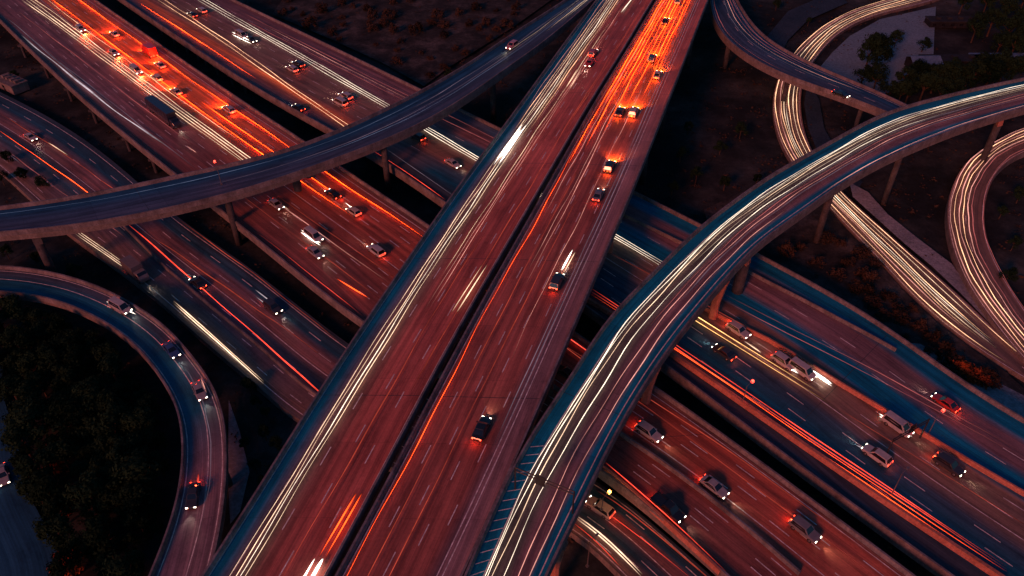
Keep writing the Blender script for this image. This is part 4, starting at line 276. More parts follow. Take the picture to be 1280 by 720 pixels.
def surface(nm, depth, side_to=None, paint=()):
    """deck with its painted markings: paint = [(lines, dashes, v0, v1)], [MB] or both"""
    s = ST[nm]; n = max(30, int(s.length / 2.2)); vs = []; fs = []; mi = []; uvs = []; uv2 = []
    zb = -depth if side_to is None else side_to - s.z
    for i in range(n + 1):
        v = i / n; w = s.width(v)
        for u, dz in ((0, zb), (0, 0), (.5, 0), (1, 0), (1, zb)):
            vs.append(s.at(u, v, dz)); uvs.append((u * w, v * s.length)); uv2.append((u, v))
    for i in range(n):
        a = i * 5; b = a + 5
        for k in range(4):
            fs.append((a + k, b + k, b + k + 1, a + k + 1)[::-1]); mi.append(0 if k in (1, 2) else 1)
        fs.append((a + 4, b + 4, b, a)[::-1]); mi.append(1)
    fs.append((0, 1, 2, 3, 4)); mi.append(1); fs.append(tuple(n * 5 + k for k in (4, 3, 2, 1, 0))); mi.append(1)
    if depth > 1:                                              # rubber expansion joints across the deck
        for q in range(1, int(s.length / 38)):
            v = q * 38 / s.length; dv = .11 / s.length; k = len(vs); n0 = 12
            for j in range(n0 + 1):
                for w_ in (v, v + dv): vs.append(s.at(.03 + .94 * j / n0, w_, .004)); uvs.append((0, 0)); uv2.append((.5, .5))
            for j in range(n0): fs.append((k + 2 * j, k + 2 * j + 2, k + 2 * j + 3, k + 2 * j + 1)); mi.append(3)
    for p in paint:
        mb = p if isinstance(p, MB) else marks(s, p[0], p[1], v0=p[2], v1=p[3]); k = len(vs)
        vs += mb.v; uvs += [(q[0], q[1]) for q in mb.v]; uv2 += [(.5, .5)] * len(mb.v)
        fs += [tuple(k + i for i in f) for f in mb.f]; mi += [2] * len(mb.f)
    me = mesh('deck', vs, fs, mi, uvs); l = me.uv_layers.new(name='strip')
    for lp in me.loops: l.data[lp.index].uv = uv2[lp.vertex_index]
    return me

def ribbon(path, prof):
    """sweep a closed profile [(side, up)] along [(point, right-normal)]"""
    mb = MB(); mb.loft([[p + nrm * a + Vector((0, 0, b)) for a, b in prof] for p, nrm in path]); return mb
WALL = [(-.5, 0), (-.5, .25), (-.3, .45), (-.28, 1), (.28, 1), (.3, .45), (.5, .25), (.5, 0)]
def wallmb(s, pts, w, h, n=60):
    path = []
    for i in range(n + 1):
        f = i / n * (len(pts) - 1); k = min(int(f), len(pts) - 2); t = f - k
        u = pts[k][0] * (1 - t) + pts[k + 1][0] * t; v = pts[k][1] * (1 - t) + pts[k + 1][1] * t
        path.append((s.at(u, v), s.nor(u, v)))
    return ribbon(path, [(a * w, b * h + .003) for a, b in WALL])
def edgewall(s, side, w=.38, h=.85, v0=0, v1=1, drop=.35):
    """parapet with a fascia lip hanging outside the deck edge"""
    n = max(20, int(s.length * (v1 - v0) / 2.2)); path = []
    sg = -1 if side == 0 else 1
    for i in range(n + 1):
        v = v0 + (v1 - v0) * i / n
        path.append((s.at(side, v), s.nor(side, v) * sg))
    prof = [(.12, -drop), (.12, h), (-w * .55, h), (-w, .12), (-w, .003), (.004, .003), (.004, -drop)]
    return ribbon(path, prof)
def marks(s, lines, dashes, w=.16, v0=0, v1=1):
    mb = MB(); n = max(20, int(s.length / 3))
    def seg(u, a, b, k):
        rows = []
        for i in range(k + 1):
            v = a + (b - a) * i / k; p = s.at(u, v, .006); q = s.nor(u, v) * (w / 2); rows.append((p - q, p + q))
        for i in range(k):
            mb.add([rows[i][0], rows[i][1], rows[i + 1][1], rows[i + 1][0]], [(0, 1, 2, 3)])
    for u in lines: seg(u, v0, v1, n)
    for u in dashes:
        d = 3.6 / s.length; g = 11.5 / s.length; v = v0 + random.random() * g
        while v + d < v1: seg(u, v, v + d, 1); v += g
    return mb

def flyover(nm, name, label, mat, lines, dashes, depth=1.6, walls=(0, 1), cat='flyover', wallkw={}, paint=None):
    root = empty(name, s0 := ST[nm].at(.5, .5, 0)); tag(root, label, cat)
    inv = Matrix.Translation(-s0)
    def put(n, me, m):
        me.transform(inv); return link(n, me, m, root)
    put('deck', surface(nm, depth, None, paint or [(lines, dashes, 0, 1)]), [mat, M['concrete_dark'], M['line'], M['trim']])
    for sd in walls:
        put('parapet', edgewall(ST[nm], sd, **wallkw).mesh('parapet'), M['concrete'])
    for st, u, v, rad, style in PIERS:
        if st != nm: continue
        p = ST[nm].at(u, v); top = ST[nm].z - depth; mb = MB(); n = ST[nm].nor(.5, v); t = ST[nm].tan(.5, v)
        zc = top if style == 'column' else top - 1.3
        if style == 'flare':
            mb.loft([[p.xy.to_3d() + n * a * k * rad + t * b * k * rad * .8 + Vector((0, 0, z)) for a, b in ((1, .5), (.5, 1), (-.5, 1), (-1, .5), (-1, -.5), (-.5, -1), (.5, -1), (1, -.5))] for z, k in ((-1, .75), (zc - 4.5, .78), (zc - .6, 1.25), (zc + 1.3, 1.6))])
        else:
            mb.cyl((p.x, p.y, -1), (p.x, p.y, zc), rad, rad, 14)
        pr = put('pier', mb.mesh('pier', style != 'flare'), M['lit_concrete'] if style == 'flare' else M['pier'])
        if style == 'hammer':
            cb = MB(); a = ST[nm].at(.04, v); b = ST[nm].at(.96, v); hw = t * .9
            c0 = ST[nm].at(max(u - .14, .02), v); c1 = ST[nm].at(min(u + .14, .98), v)
            def pt(q, z, h): return Vector((q.x, q.y, z)) + h
            cb.loft([[pt(a, top - .7, -hw), pt(c0, top - 1.8, -hw), pt(c1, top - 1.8, -hw), pt(b, top - .7, -hw), pt(b, top - .005, -hw), pt(a, top - .005, -hw)],
                     [pt(a, top - .7, hw), pt(c0, top - 1.8, hw), pt(c1, top - 1.8, hw), pt(b, top - .7, hw), pt(b, top - .005, hw), pt(a, top - .005, hw)]])
            me = cb.mesh('pier_cap'); me.transform(inv); c = link('pier_cap', me, M['pier'] if nm == 'R1' else M['lit_concrete'], pr)
    return root

# ------------------------------------------------------------------ the setting
def ground():
    n = 150; X0, X1, Y0, Y1 = -420, 420, -60, 560; vs = []; fs = []
    from mathutils import noise as mn
    for j in range(n + 1):
        for i in range(n + 1):
            x = X0 + (X1 - X0) * i / n; y = Y0 + (Y1 - Y0) * j / n
            vs.append((x, y, -1.0 + .38 * mn.noise((x * .05, y * .05, 0)) + .2 * mn.noise((x * .2, y * .2, 3))))
    for j in range(n):
        for i in range(n):
            a = j * (n + 1) + i; fs.append((a, a + 1, a + n + 2, a + n + 1))
    k = len(vs); B = 4000
    vs += [(-B, -B, -.8), (B, -B, -.8), (B, B, -.8), (-B, B, -.8)]
    e = [0, n, (n + 1) * (n + 1) - 1, n * (n + 1)]
    fs += [(k, k + 1, e[1], e[0]), (k + 1, k + 2, e[2], e[1]), (k + 2, k + 3, e[3], e[2]), (k + 3, k, e[0], e[3])]
    o = link('ground', mesh('ground', vs, fs), M['ground']); tag(o, kind='structure')
ground()
def patch(name, key, mat, dz=0):
    z, pts = POLYS[key]; bm = bmesh.new()
    f = bm.faces.new([bm.verts.new((x, y, z + dz)) for x, y in pts])
    if f.normal.z < 0: f.normal_flip()
    bmesh.ops.triangulate(bm, faces=bm.faces[:])
    me = bpy.data.meshes.new(name); bm.to_mesh(me); bm.free()
    for p in me.polygons:
        if p.normal.z < 0: p.flip()
    tag(link(name, me, mat), kind='structure')
patch('parking_lot', 'lot', M['lot']); patch('gravel_verge', 'verge1', M['gravel'], .02); patch('gravel_verge', 'verge2', M['gravel'], .04); patch('dirt_ground', 'verge3', M['dirt'], .05)
patch('dirt_ground', 'slope', M['dirt'], .03); patch('gravel_verge', 'rverge', M['gravel'], .06); patch('path', 'inner', M['lot2'], .06); patch('dirt_ground', 'dirt', M['dirt'], .05); patch('gravel_verge', 'dirt2', M['gravel'], .05); patch('path', 'oldroad', M['lot2'], .03)

def road(nm, mat, lines, dashes):
    o = link('road', surface(nm, .5, -1.0, [(lines, dashes, 0, 1)]), [mat, M['concrete_dark'], M['line']]); tag(o, kind='structure')
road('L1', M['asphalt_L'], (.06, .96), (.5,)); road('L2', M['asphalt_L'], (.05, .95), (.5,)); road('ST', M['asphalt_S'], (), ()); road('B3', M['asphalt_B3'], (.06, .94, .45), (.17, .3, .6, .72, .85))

# hatched gore between the straight viaduct and the curved flyover: bars of road paint on the flyover
def gore():
    s = ST['R2']; mb = MB()
    for k in range(14):
        v = .02 + k * .0075; u0 = .05; u1 = .2
        a = s.at(u0, v, .007); b = s.at(u1, v + .004, .007); t = s.tan(.1, v) * .13
        mb.add([a, b, b + t, a + t], [(0, 1, 2, 3)])
    return mb
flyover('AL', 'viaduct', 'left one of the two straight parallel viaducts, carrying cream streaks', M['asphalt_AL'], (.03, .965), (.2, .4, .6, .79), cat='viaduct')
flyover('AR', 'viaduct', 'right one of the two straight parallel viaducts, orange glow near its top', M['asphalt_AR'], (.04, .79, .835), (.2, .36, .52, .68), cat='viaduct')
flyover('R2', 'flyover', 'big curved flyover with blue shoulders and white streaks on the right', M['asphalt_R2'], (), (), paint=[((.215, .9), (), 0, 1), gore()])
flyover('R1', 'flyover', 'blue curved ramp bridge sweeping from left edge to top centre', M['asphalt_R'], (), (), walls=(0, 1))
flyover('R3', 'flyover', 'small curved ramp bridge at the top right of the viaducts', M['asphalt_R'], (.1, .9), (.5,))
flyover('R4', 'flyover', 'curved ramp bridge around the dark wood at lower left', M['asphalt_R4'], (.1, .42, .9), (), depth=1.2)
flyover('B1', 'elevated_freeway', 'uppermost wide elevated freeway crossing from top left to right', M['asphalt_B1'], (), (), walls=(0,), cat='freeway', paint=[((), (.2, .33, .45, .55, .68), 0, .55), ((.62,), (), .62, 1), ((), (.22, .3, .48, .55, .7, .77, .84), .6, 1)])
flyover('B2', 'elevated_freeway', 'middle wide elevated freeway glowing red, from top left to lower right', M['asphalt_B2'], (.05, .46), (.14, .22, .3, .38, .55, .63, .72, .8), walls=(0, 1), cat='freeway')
fw = {}
for o in col.objects:
    if o.name.startswith('elevated_freeway'): fw[o.name] = o
b1, b2 = fw['elevated_freeway'], fw['elevated_freeway.001']
def child(parent, name, mb, mat):
    me = mb.mesh(name) if isinstance(mb, MB) else mb
    me.transform(Matrix.Translation(-parent.location)); return link(name, me, mat, parent)
child(b1, 'parapet', edgewall(ST['B1'], 1, v0=0, v1=1), M['concrete'])
for b, cols, top in ((b1, B1COLS, 2.45), (b2, B2COLS, 3.45)):
    for x, y in cols:
        mb = MB(); mb.cyl((x, y, -1), (x, y, top), .45, .45, 12); mb.box(x - .8, x + .8, y - .8, y + .8, top - .6, top - .01)
        child(b, 'pier', mb, M['pier'])

for label, (st, pts), w, h in BARRIERS:
    o = link('concrete_barrier', wallmb(ST[st], pts, w, h).mesh('concrete_barrier'), M['lit_concrete' if 'lit' in label else 'concrete']); tag(o, label, 'barrier', 'barriers along the freeways')
# ------------------------------------------------------------------ light streaks
ROADNAME = dict(AL='left straight viaduct', AR='right straight viaduct', R2='big curved flyover', R1='blue curved ramp', R3='small top ramp', L1='left loop road', L2='right loop road',
                B1='upper freeway', B2='middle freeway', B3='ground freeway', R4='lower left ramp')
GLOWNAME = dict(white='white', cream='cream', hot='blazing white', amber='amber', gold='golden', pink='salmon pink', rose='dim rose', red='red', orange='orange', ember='faint ember red', dusk='faint mauve', blue='faint blue', haze='hazy grey white', dim='faint cream', tangerine='bright tangerine')
ORD = ['first', 'second', 'third', 'fourth', 'fifth', 'sixth', 'seventh', 'eighth', 'ninth', 'tenth', 'eleventh', 'twelfth']
SIDE = dict(AL='left parapet', AR='left parapet', R2='outer parapet', R1='upper parapet', R3='right parapet', L1='inner edge', L2='inner edge', B1='upper edge', B2='upper edge', B3='upper edge', R4='outer parapet')
def interp_path(pts, v):
    if v <= pts[0][1]: return pts[0][0]
    for (u0, v0), (u1, v1) in zip(pts, pts[1:]):
        if v0 <= v <= v1: return u0 + (u1 - u0) * (v - v0) / max(v1 - v0, 1e-6)
    return pts[-1][0]
count = {}
for st, pts, c, w, h in sorted(TRAILS, key=lambda t: (t[0], t[2], sum(p[0] for p in t[1]) / len(t[1]))):
    s = ST[st]; pts = sorted(pts, key=lambda p: p[1]); v0, v1 = pts[0][1], pts[-1][1]
    ln = (v1 - v0) * s.length; n = max(6, int(ln / 3)); path = []; ph = random.random() * 9; amp = random.uniform(.05, .16) if ln > 40 else .02
    for i in range(n + 1):
        v = v0 + (v1 - v0) * i / n; u = interp_path(pts, v); nr = s.nor(u, v)
        path.append((s.at(u, v, h) + nr * amp * (math.sin(v * 31 + ph) + .6 * math.sin(v * 77 + 2 * ph)), nr))
    rings = []
    for i, (p, nr) in enumerate(path):
        k = min(1, (.15 if ln > 40 else .45) + min(i, n - i) * 3 / 9) * (.8 + .35 * math.sin(i * .37 + ph))
        rings.append([p + nr * a * w * k + Vector((0, 0, b * w * k)) for a, b in ((.5, 0), (0, .3), (-.5, 0), (0, -.3))])
    mb = MB(); mb.loft(rings)
    me = mb.mesh('light_streak'); fa = me.attributes.new('fade', 'FLOAT', 'POINT'); fl = min(5, n / 2) if ln > 40 else 1.3
    for q in range(len(mb.v)):
        i = q // 4; fa.data[q].value = min(1, .04 + max(0, (i if v0 > .001 else 99)) / fl, .04 + max(0, (n - i if v1 < .999 else 99)) / fl) * (.85 + .15 * math.sin(i * .23 + ph * 2))
    o = link('light_streak', me, M['glow_' + c])
    key = (st, c, ln < 40); i = count.get(key, 0); count[key] = i + 1
    tag(o, '%s %s %s light streak from the %s of the %s' % (ORD[i], 'short' if ln < 40 else 'long', GLOWNAME[c], SIDE[st], ROADNAME[st]), 'light streak', 'light streaks on the ' + ROADNAME[st])

# ------------------------------------------------------------------ vehicles (front = +x)
def ring(x, w, zb, zt, sh=.82):
    h = [(w * .86, zb), (w * .98, zb + .14), (w, zb + (zt - zb) * .55), (w * .965, zt - .08), (w * sh, zt)]
    return [Vector((x, y, z)) for y, z in h] + [Vector((x, -y, z)) for y, z in reversed(h)]
SPEC = {  # length, halfwidth, stations (x, zt, w factor), greenhouse: base x0,x1, roof x0,x1, belt z, roof z
    'sedan': (4.8, .92, [(-2.4, .78, .82), (-2.3, .9, .93), (-1.6, .98, 1), (0, .96, 1), (1.0, .92, 1), (1.9, .8, .97), (2.3, .68, .88), (2.4, .55, .78)], -1.75, 1.05, -.95, .25, .93, 1.44),
    'hatch': (4.2, .9, [(-2.1, .85, .86), (-2.02, .98, .95), (-1.2, 1.0, 1), (0, .98, 1), (.9, .95, 1), (1.6, .82, .97), (2.0, .7, .88), (2.1, .56, .78)], -2.0, 1.0, -1.5, .2, .95, 1.5),
    'suv': (4.9, .98, [(-2.45, .95, .88), (-2.36, 1.08, .96), (-1.5, 1.12, 1), (0, 1.1, 1), (1.0, 1.08, 1), (1.95, .98, .97), (2.35, .85, .9), (2.45, .65, .82)], -2.3, 1.05, -1.95, .35, 1.07, 1.76),
    'van': (5.3, 1.0, [(-2.65, 1.1, .94), (-2.6, 1.16, .99), (-1.5, 1.18, 1), (0, 1.18, 1), (1.4, 1.14, 1), (2.1, 1.0, .97), (2.55, .86, .9), (2.65, .66, .82)], -2.6, 1.75, -2.45, .95, 1.13, 2.05),
    'pickup': (5.8, 1.02, [(-2.9, .98, .93), (-2.85, 1.08, .98), (-1.0, 1.1, 1), (0, 1.1, 1), (1.3, 1.1, 1), (2.4, 1.02, .97), (2.8, .88, .9), (2.9, .68, .82)], -.75, 1.5, -.45, .75, 1.07, 1.86),
}
protos = {}
def lamp_pair(root, xf, zf, yf, xr, zr, yr):
    for sg in (1, -1):
        mb = MB(); mb.box(xf - .1, xf + .03, sg * yf - .17, sg * yf + .17, zf - .07, zf + .08); mb.build('headlight', M['head'], root)
        mb = MB(); mb.box(xr - .03, xr + .08, sg * yr - .13, sg * yr + .13, zr - .09, zr + .1); mb.build('taillight', M['tail'], root)
def wheels(root, xs, y, r, wd=.24):
    for x in xs:
        for sg in (1, -1):
            mb = MB(); mb.cyl((x, sg * (y - wd), r), (x, sg * (y + .015), r), r, r, 16); t = mb.build('wheel', M['tyre'], root)
            mb = MB(); mb.cyl((x, sg * (y + .01), r), (x, sg * (y + .03), r), r * .62, r * .55, 10); mb.build('rim', M['rim'], t)
def make_vehicle(kind):
    root = empty(kind)
    if kind in SPEC:
        L, w, stt, b0, b1_, r0, r1, zb, zr = SPEC[kind]
        mb = MB(); mb.loft([ring(x, w * f, .28 if abs(x) < L / 2 - .2 else .38, zt) for x, zt, f in stt])
        wb = w * .93; wr = w * .74
        B = [Vector((b0, wb, zb)), Vector((b1_, wb * .97, zb)), Vector((b1_, -wb * .97, zb)), Vector((b0, -wb, zb))]
        T = [Vector((r0, wr, zr)), Vector((r1, wr, zr)), Vector((r1, -wr, zr)), Vector((r0, -wr, zr))]
        mid = [(a + b) / 2 + Vector((0, .03 * (1 if a.y > 0 else -1), .02)) for a, b in zip(B, T)]
        Tt = [Vector((p.x * .96, p.y * .9, p.z + .035)) for p in T]
        mb.loft([B, mid, T, Tt])
        for sg in (1, -1): mb.box(b1_ - .42, b1_ - .22, sg * (w + .1) - .09, sg * (w + .1) + .09, zb, zb + .15)
        if kind == 'pickup':                       # cargo bed: recess rim
            for sg in (1, -1): mb.box(-2.8, -.8, sg * .93 - .06, sg * .93 + .06, 1.08, 1.2)
            mb.box(-2.88, -2.76, -.93, .93, 1.08, 1.2)
        mb.build('body', M['paint_white'], root, False)
        def panel(name, a, b, c, d, out):
            q = []
            cen = (a + b + c + d) / 4
            for p in (a, b, c, d): q.append(cen + (p - cen) * .86 + out * .035)
            m2 = MB(); m2.add(q + [p - out * .02 for p in q], [(0, 1, 2, 3), (7, 6, 5, 4), (0, 4, 5, 1), (1, 5, 6, 2), (2, 6, 7, 3), (3, 7, 4, 0)]); m2.build(name, M['glass'], root)
        panel('windscreen', B[1], B[2], T[2], T[1], Vector((.7, 0, .7)).normalized())
        panel('rear_window', B[3], B[0], T[0], T[3], Vector((-.8, 0, .6)).normalized())
        panel('side_window', B[0], B[1], T[1], T[0], Vector((0, .95, .3)).normalized()); panel('side_window', B[2], B[3], T[3], T[2], Vector((0, -.95, .3)).normalized())
        zl = stt[-2][1] - .08
        lamp_pair(root, L / 2 - .06, zl, w * .66, -L / 2 + .02, stt[0][1] - .05, w * .7)
        mb = MB(); mb.box(L / 2 - .06, L / 2 + .03, -w * .6, w * .6, .36, .5); mb.build('bumper', M['trim'], root); mb = MB(); mb.box(-L / 2 - .03, -L / 2 + .06, -w * .7, w * .7, .36, .52); mb.build('bumper', M['trim'], root)
        wheels(root, (L * .3, -L * .29), w, .34 if kind in ('sedan', 'hatch') else .38)
        root['front'] = L / 2
    else:
        semi = kind == 'semi'
        xf = 3.6 if not semi else 8.0
        mb = MB(); mb.loft([ring(xf - 2.3, 1.15, .5, 2.5, .9), ring(xf - 1.2, 1.15, .5, 2.55, .9), ring(xf - .5, 1.13, .5, 2.0, .92), ring(xf - .1, 1.1, .5, 1.5, .92), ring(xf, 1.0, .6, 1.2, .9)])
        mb.build('body', M['paint_white'], root)
        m2 = MB(); m2.add([(xf - 1.12, .95, 2.52), (xf - 1.12, -.95, 2.52), (xf - .48, -.95, 2.06), (xf - .48, .95, 2.06)], [(3, 2, 1, 0)]); m2.build('windscreen', M['glass'], root)
        for sg in (1, -1):
            m2 = MB(); m2.add([(xf - 1.9, sg * 1.17, 1.6), (xf - .75, sg * 1.17, 1.6), (xf - .95, sg * 1.1, 2.25), (xf - 1.9, sg * 1.1, 2.3)], [(0, 1, 2, 3)]); m2.build('side_window', M['glass'], root)
        m2 = MB(); x0 = -3.7 if not semi else -8.2; top = 3.5 if not semi else 4.0
        m2.box(x0, xf - 2.5, -1.25, 1.25, .95, top, .02, .02)
        for k in range(9):
            xx = x0 + .25 + k * (xf - 2.5 - x0 - .5) / 8; m2.box(xx - .04, xx + .04, -1.275, 1.275, 1.05, top - .1)
        m2.build('cargo_box', M['paint_white'], root)
        m2 = MB(); m2.box(x0 + .1, xf - .4, -.6, .6, .5, .94); m2.build('chassis', M['trim'], root)
        lamp_pair(root, xf - .06, .85, .78, x0 + .02, .85, .95)
        wheels(root, (xf - 1.2, x0 + 1.3) if not semi else (xf - 1.2, xf - 3.6, xf - 4.9, x0 + 1.2, x0 + 2.5), 1.12, .5, .3)
        root['front'] = xf
    return root
painted = {}
def bodymesh(src, colour):
    key = (src.name, colour)
    if key not in painted:
        me = src.copy(); me.materials.clear(); me.materials.append(M['paint_' + colour]); painted[key] = me
    return painted[key]
NAMES = dict(sedan='sedan_car', hatch='hatchback_car', suv='suv_car', van='van', pickup='pickup_truck', box='box_truck', semi='semi_truck')
CATS = dict(sedan='car', hatch='car', suv='car', van='van', pickup='pickup', box='truck', semi='truck')
protos = {}
beamd = bpy.data.lights.new('headlight_or_wash', 'SPOT'); beamd.energy = 260; beamd.color = (1, .8, .6); beamd.spot_size = R(70); beamd.spot_blend = .9; beamd.shadow_soft_size = .12
taild = bpy.data.lights.new('tail_or_wash', 'POINT'); taild.energy = 45; taild.color = (1, .06, .02); taild.shadow_soft_size = .15
orange_wash = bpy.data.lights.new('headlight_or_wash', 'SPOT'); orange_wash.energy = 8000; orange_wash.color = (1, .17, .02); orange_wash.spot_size = R(110); orange_wash.spot_blend = 1; orange_wash.shadow_soft_size = .25  # orange spot added on cars to wash the road, not a real headlamp
orange_tail_wash = bpy.data.lights.new('tail_or_wash', 'POINT'); orange_tail_wash.energy = 160; orange_tail_wash.color = (1, .14, .015); orange_tail_wash.shadow_soft_size = .3  # orange point added behind cars to widen the road glow
red_wash = orange_wash.copy(); red_wash.energy = 11000; red_wash.color = (1, .09, .025)  # red spot added on cars to wash the upper middle freeway
red_tail_wash = orange_tail_wash.copy(); red_tail_wash.energy = 260; red_tail_wash.color = (1, .07, .02)  # red point added behind the same cars for that wash
for kind, colour, x, y, z, a, label, grp in CARS:
    src = protos.get(kind)
    if src is None:
        src = protos[kind] = make_vehicle(kind); src.name = NAMES[kind]; kids = list(src.children); root = src; fresh = True
    else:
        fresh = False; root = src.copy(); col.objects.link(root)
    if fresh:
        for k in src.children:
            if k.name.split('.')[0] in ('body', 'cargo_box'): k['proto'] = 1
        store = [(k, list(k.children)) for k in src.children if k.type == 'MESH']; protos[kind + '_kids'] = [(k, g, k.data) for k, g in store]
        for k, g in store:
            if k.name.split('.')[0] in ('body', 'cargo_box'): k.data = bodymesh(k.data, colour)
    else:
        for k, g, me in protos[kind + '_kids']:
            c = k.copy(); col.objects.link(c); c.parent = root
            c.data = bodymesh(me, colour) if k.name.split('.')[0] in ('body', 'cargo_box') else me
            for q in g:
                e = q.copy(); col.objects.link(e); e.parent = c
    root.location = (x, y, z + .01); root.rotation_euler = (0, 0, a)
    for key in list(root.keys()):
        if key in ('label', 'category', 'group'): del root[key]
    tag(root, label, CATS[kind], grp)
    xf = root['front']
    if 'blue street' in grp: continue                       # parked, lamps not casting light
    b = bpy.data.objects.new('headlight_or_wash', orange_wash if 'orange' in label and 'viaduct' in grp else red_wash if 'middle' in grp and y > 195 and kind != 'semi' else beamd); col.objects.link(b); b.parent = root; b.location = (xf + .15, 0, .75); b.rotation_euler = (0, R(-80), 0); b.rotation_euler = Vector((1, 0, -.16)).to_track_quat('-Z', 'Y').to_euler()
    t = bpy.data.objects.new('tail_or_wash', orange_tail_wash if 'orange' in label and 'viaduct' in grp else red_tail_wash if 'middle' in grp and y > 195 and kind != 'semi' else taild); col.objects.link(t); t.parent = root; t.location = (-xf - .35, 0, .8)
for o in col.objects:
    if 'front' in o.keys(): del o['front']
    if 'proto' in o.keys(): del o['proto']

# ------------------------------------------------------------------ lamp posts, gantries
for (x, y, z, a), h, lit, label in LAMPS:
    t = empty('lamp_post', (x, y, z), a); tag(t, label, 'lamp post', 'posts along the freeways')
    mb = MB(); mb.cyl((0, 0, 0), (0, 0, h), .1, .06, 8); mb.box(-.2, .2, -.2, .2, 0, .3); mb.build('pole', M['steel'], t)
    mb = MB(); mb.cyl((0, 0, h - .05), (0, 1.3, h + .25), .045, .04, 6); mb.build('arm', M['steel'], t)
    mb = MB(); mb.box(-.17, .17, 1.1, 1.75, h + .2, h + .36, .03, .03); hd = mb.build('lamp_head', M['steel'], t)
    if lit != 'none':
        mb = MB(); mb.box(-.22, .22, 1.15, 1.7, h + .08, h + .195, .02, .02); mb.box(-.2, .2, 1.2, 1.65, h + .36, h + .5, .03, .03); mb.build('lens', M['beacon_' + lit], hd)
        l = bpy.data.lights.new('lamp_light', 'POINT'); l.energy = 120 if lit == 'red' else 260; l.color = (1, .1, .06) if lit == 'red' else (1, .4, .1); l.shadow_soft_size = .2
        lo = bpy.data.objects.new('lamp_light', l); lo.parent = t; lo.location = (0, 1.4, h - .2); col.objects.link(lo)
def gantry(st, a, b, h, label):
    s = ST[st]; A = s.at(*a); B = s.at(*b); d = B - A; L = d.length
    t = empty('sign_gantry', A, math.atan2(d.y, d.x)); tag(t, label, 'sign gantry')
    for x in (0, L): mb = MB(); mb.cyl((x, 0, 0), (x, 0, h), .14, .12, 8); mb.build('post', M['trim'], t)
    mb = MB(); mb.cyl((0, 0, h), (L, 0, h), .1, .1, 6); mb.cyl((0, 0, h - .7), (L, 0, h - .7), .1, .1, 6)
    k = int(L / 1.2)
    for i in range(k): mb.cyl((L * i / k, 0, h - .7), (L * (i + 1) / k, 0, h), .04, .04, 4)
    mb.build('truss', M['trim'], t)
    mb = MB(); mb.box(L * .36, L * .52, -.2, -.12, h - 1.5, h + .6); mb.box(L * .4, L * .42, -.12, .1, h - 1.3, h + .4); mb.build('sign_panel', M['trim'], t)
gantry('R2', GANTRY[0][0], GANTRY[0][1], 5.0, 'dark sign gantry spanning the big curved flyover near its lower end')
gantry('B1', GANTRY_B1[0], GANTRY_B1[1], 5.0, 'dark sign gantry spanning the brown lanes at the right')

# ------------------------------------------------------------------ trees and shrubs
def crown_mesh(name, h, rad, n, leaf, seed, low=.25):
    rnd = random.Random(seed); vs = []; fs = []
    cl = []
    for k in range(16):
        a = rnd.uniform(0, 6.28); e = rnd.uniform(-.2, 1); rr = rad * rnd.uniform(.35, .85) * math.cos(e * 1.1)
        cl.append((Vector((rr * math.cos(a), rr * math.sin(a), h * (low + .25) + (h * (.95 - low - .25)) * max(e, -.2))), rad * rnd.uniform(.25, .5)))
    for i in range(n):
        c, r_ = cl[rnd.randrange(len(cl))]
        d = Vector((rnd.gauss(0, 1), rnd.gauss(0, 1), rnd.gauss(0, 1))).normalized() * r_ * rnd.uniform(.4, 1.08)
        p = c + d
        q = (d.normalized() + Vector((rnd.uniform(-.7, .7), rnd.uniform(-.7, .7), rnd.uniform(-.3, .9)))).normalized()
        rot = q.to_track_quat('Z', 'Y'); s = leaf * rnd.uniform(.6, 1.3); sp = rnd.uniform(0, 3)
        k = len(vs)
        for j in range(4):
            g = sp + j * math.pi / 2
            vs.append(p + rot @ Vector((math.cos(g) * s * (1 if j % 2 else .55), math.sin(g) * s * (1 if j % 2 else .55), 0)))
        fs.append((k, k + 1, k + 2, k + 3))
    return mesh(name, vs, fs)
def trunk_mesh(h, rad, seed):
    rnd = random.Random(seed); mb = MB(); mb.cyl((0, 0, -1.2), (.1, 0, h * .5), .035 * h, .02 * h, 8)
    for k in range(5):
        a = k * 1.257 + rnd.random(); mb.cyl((.05, 0, h * rnd.uniform(.28, .45)), (math.cos(a) * rad * .55, math.sin(a) * rad * .55, h * rnd.uniform(.55, .75)), .014 * h, .006 * h, 5)
    return mb.mesh('trunk')
TV = [(crown_mesh('crown', 8, r_, 1700, .3, s), trunk_mesh(8, r_, s)) for s, r_ in ((1, 3.4), (2, 3.0), (3, 3.8), (4, 2.7))]
SV = [crown_mesh('bush', 2.0, 1.5, 420, .2, s, 0) for s in (11, 12, 13)]
def tree(x, y, h, label, grp, mat='leaf'):
    i = random.randrange(4); t = empty('tree', (x, y, -.4), random.uniform(0, 6.28)); k = h / 8
    t.scale = (k * random.uniform(.9, 1.2), k * random.uniform(.9, 1.2), k); tag(t, label, 'tree', grp)
    for nm, me, m in (('crown', TV[i][0], M[mat]), ('trunk', TV[i][1], M['bark'])):
        if not me.materials: me.materials.append(m)
        o = bpy.data.objects.new(nm, me); col.objects.link(o); o.parent = t
def shrub(x, y, s, label, grp, mat):
    key = mat; me = SV[random.randrange(3)]
    k = me.name + mat
    if k not in painted:
        c = me.copy(); c.materials.clear(); c.materials.append(M[mat]); painted[k] = c
    o = bpy.data.objects.new('shrub', painted[k]); col.objects.link(o); o.location = (x, y, -.55); o.scale = (s * random.uniform(.8, 1.4), s * random.uniform(.8, 1.4), s * random.uniform(.7, 1.2)); o.rotation_euler = (0, 0, random.uniform(0, 6.28))
    tag(o, label, 'shrub', grp)
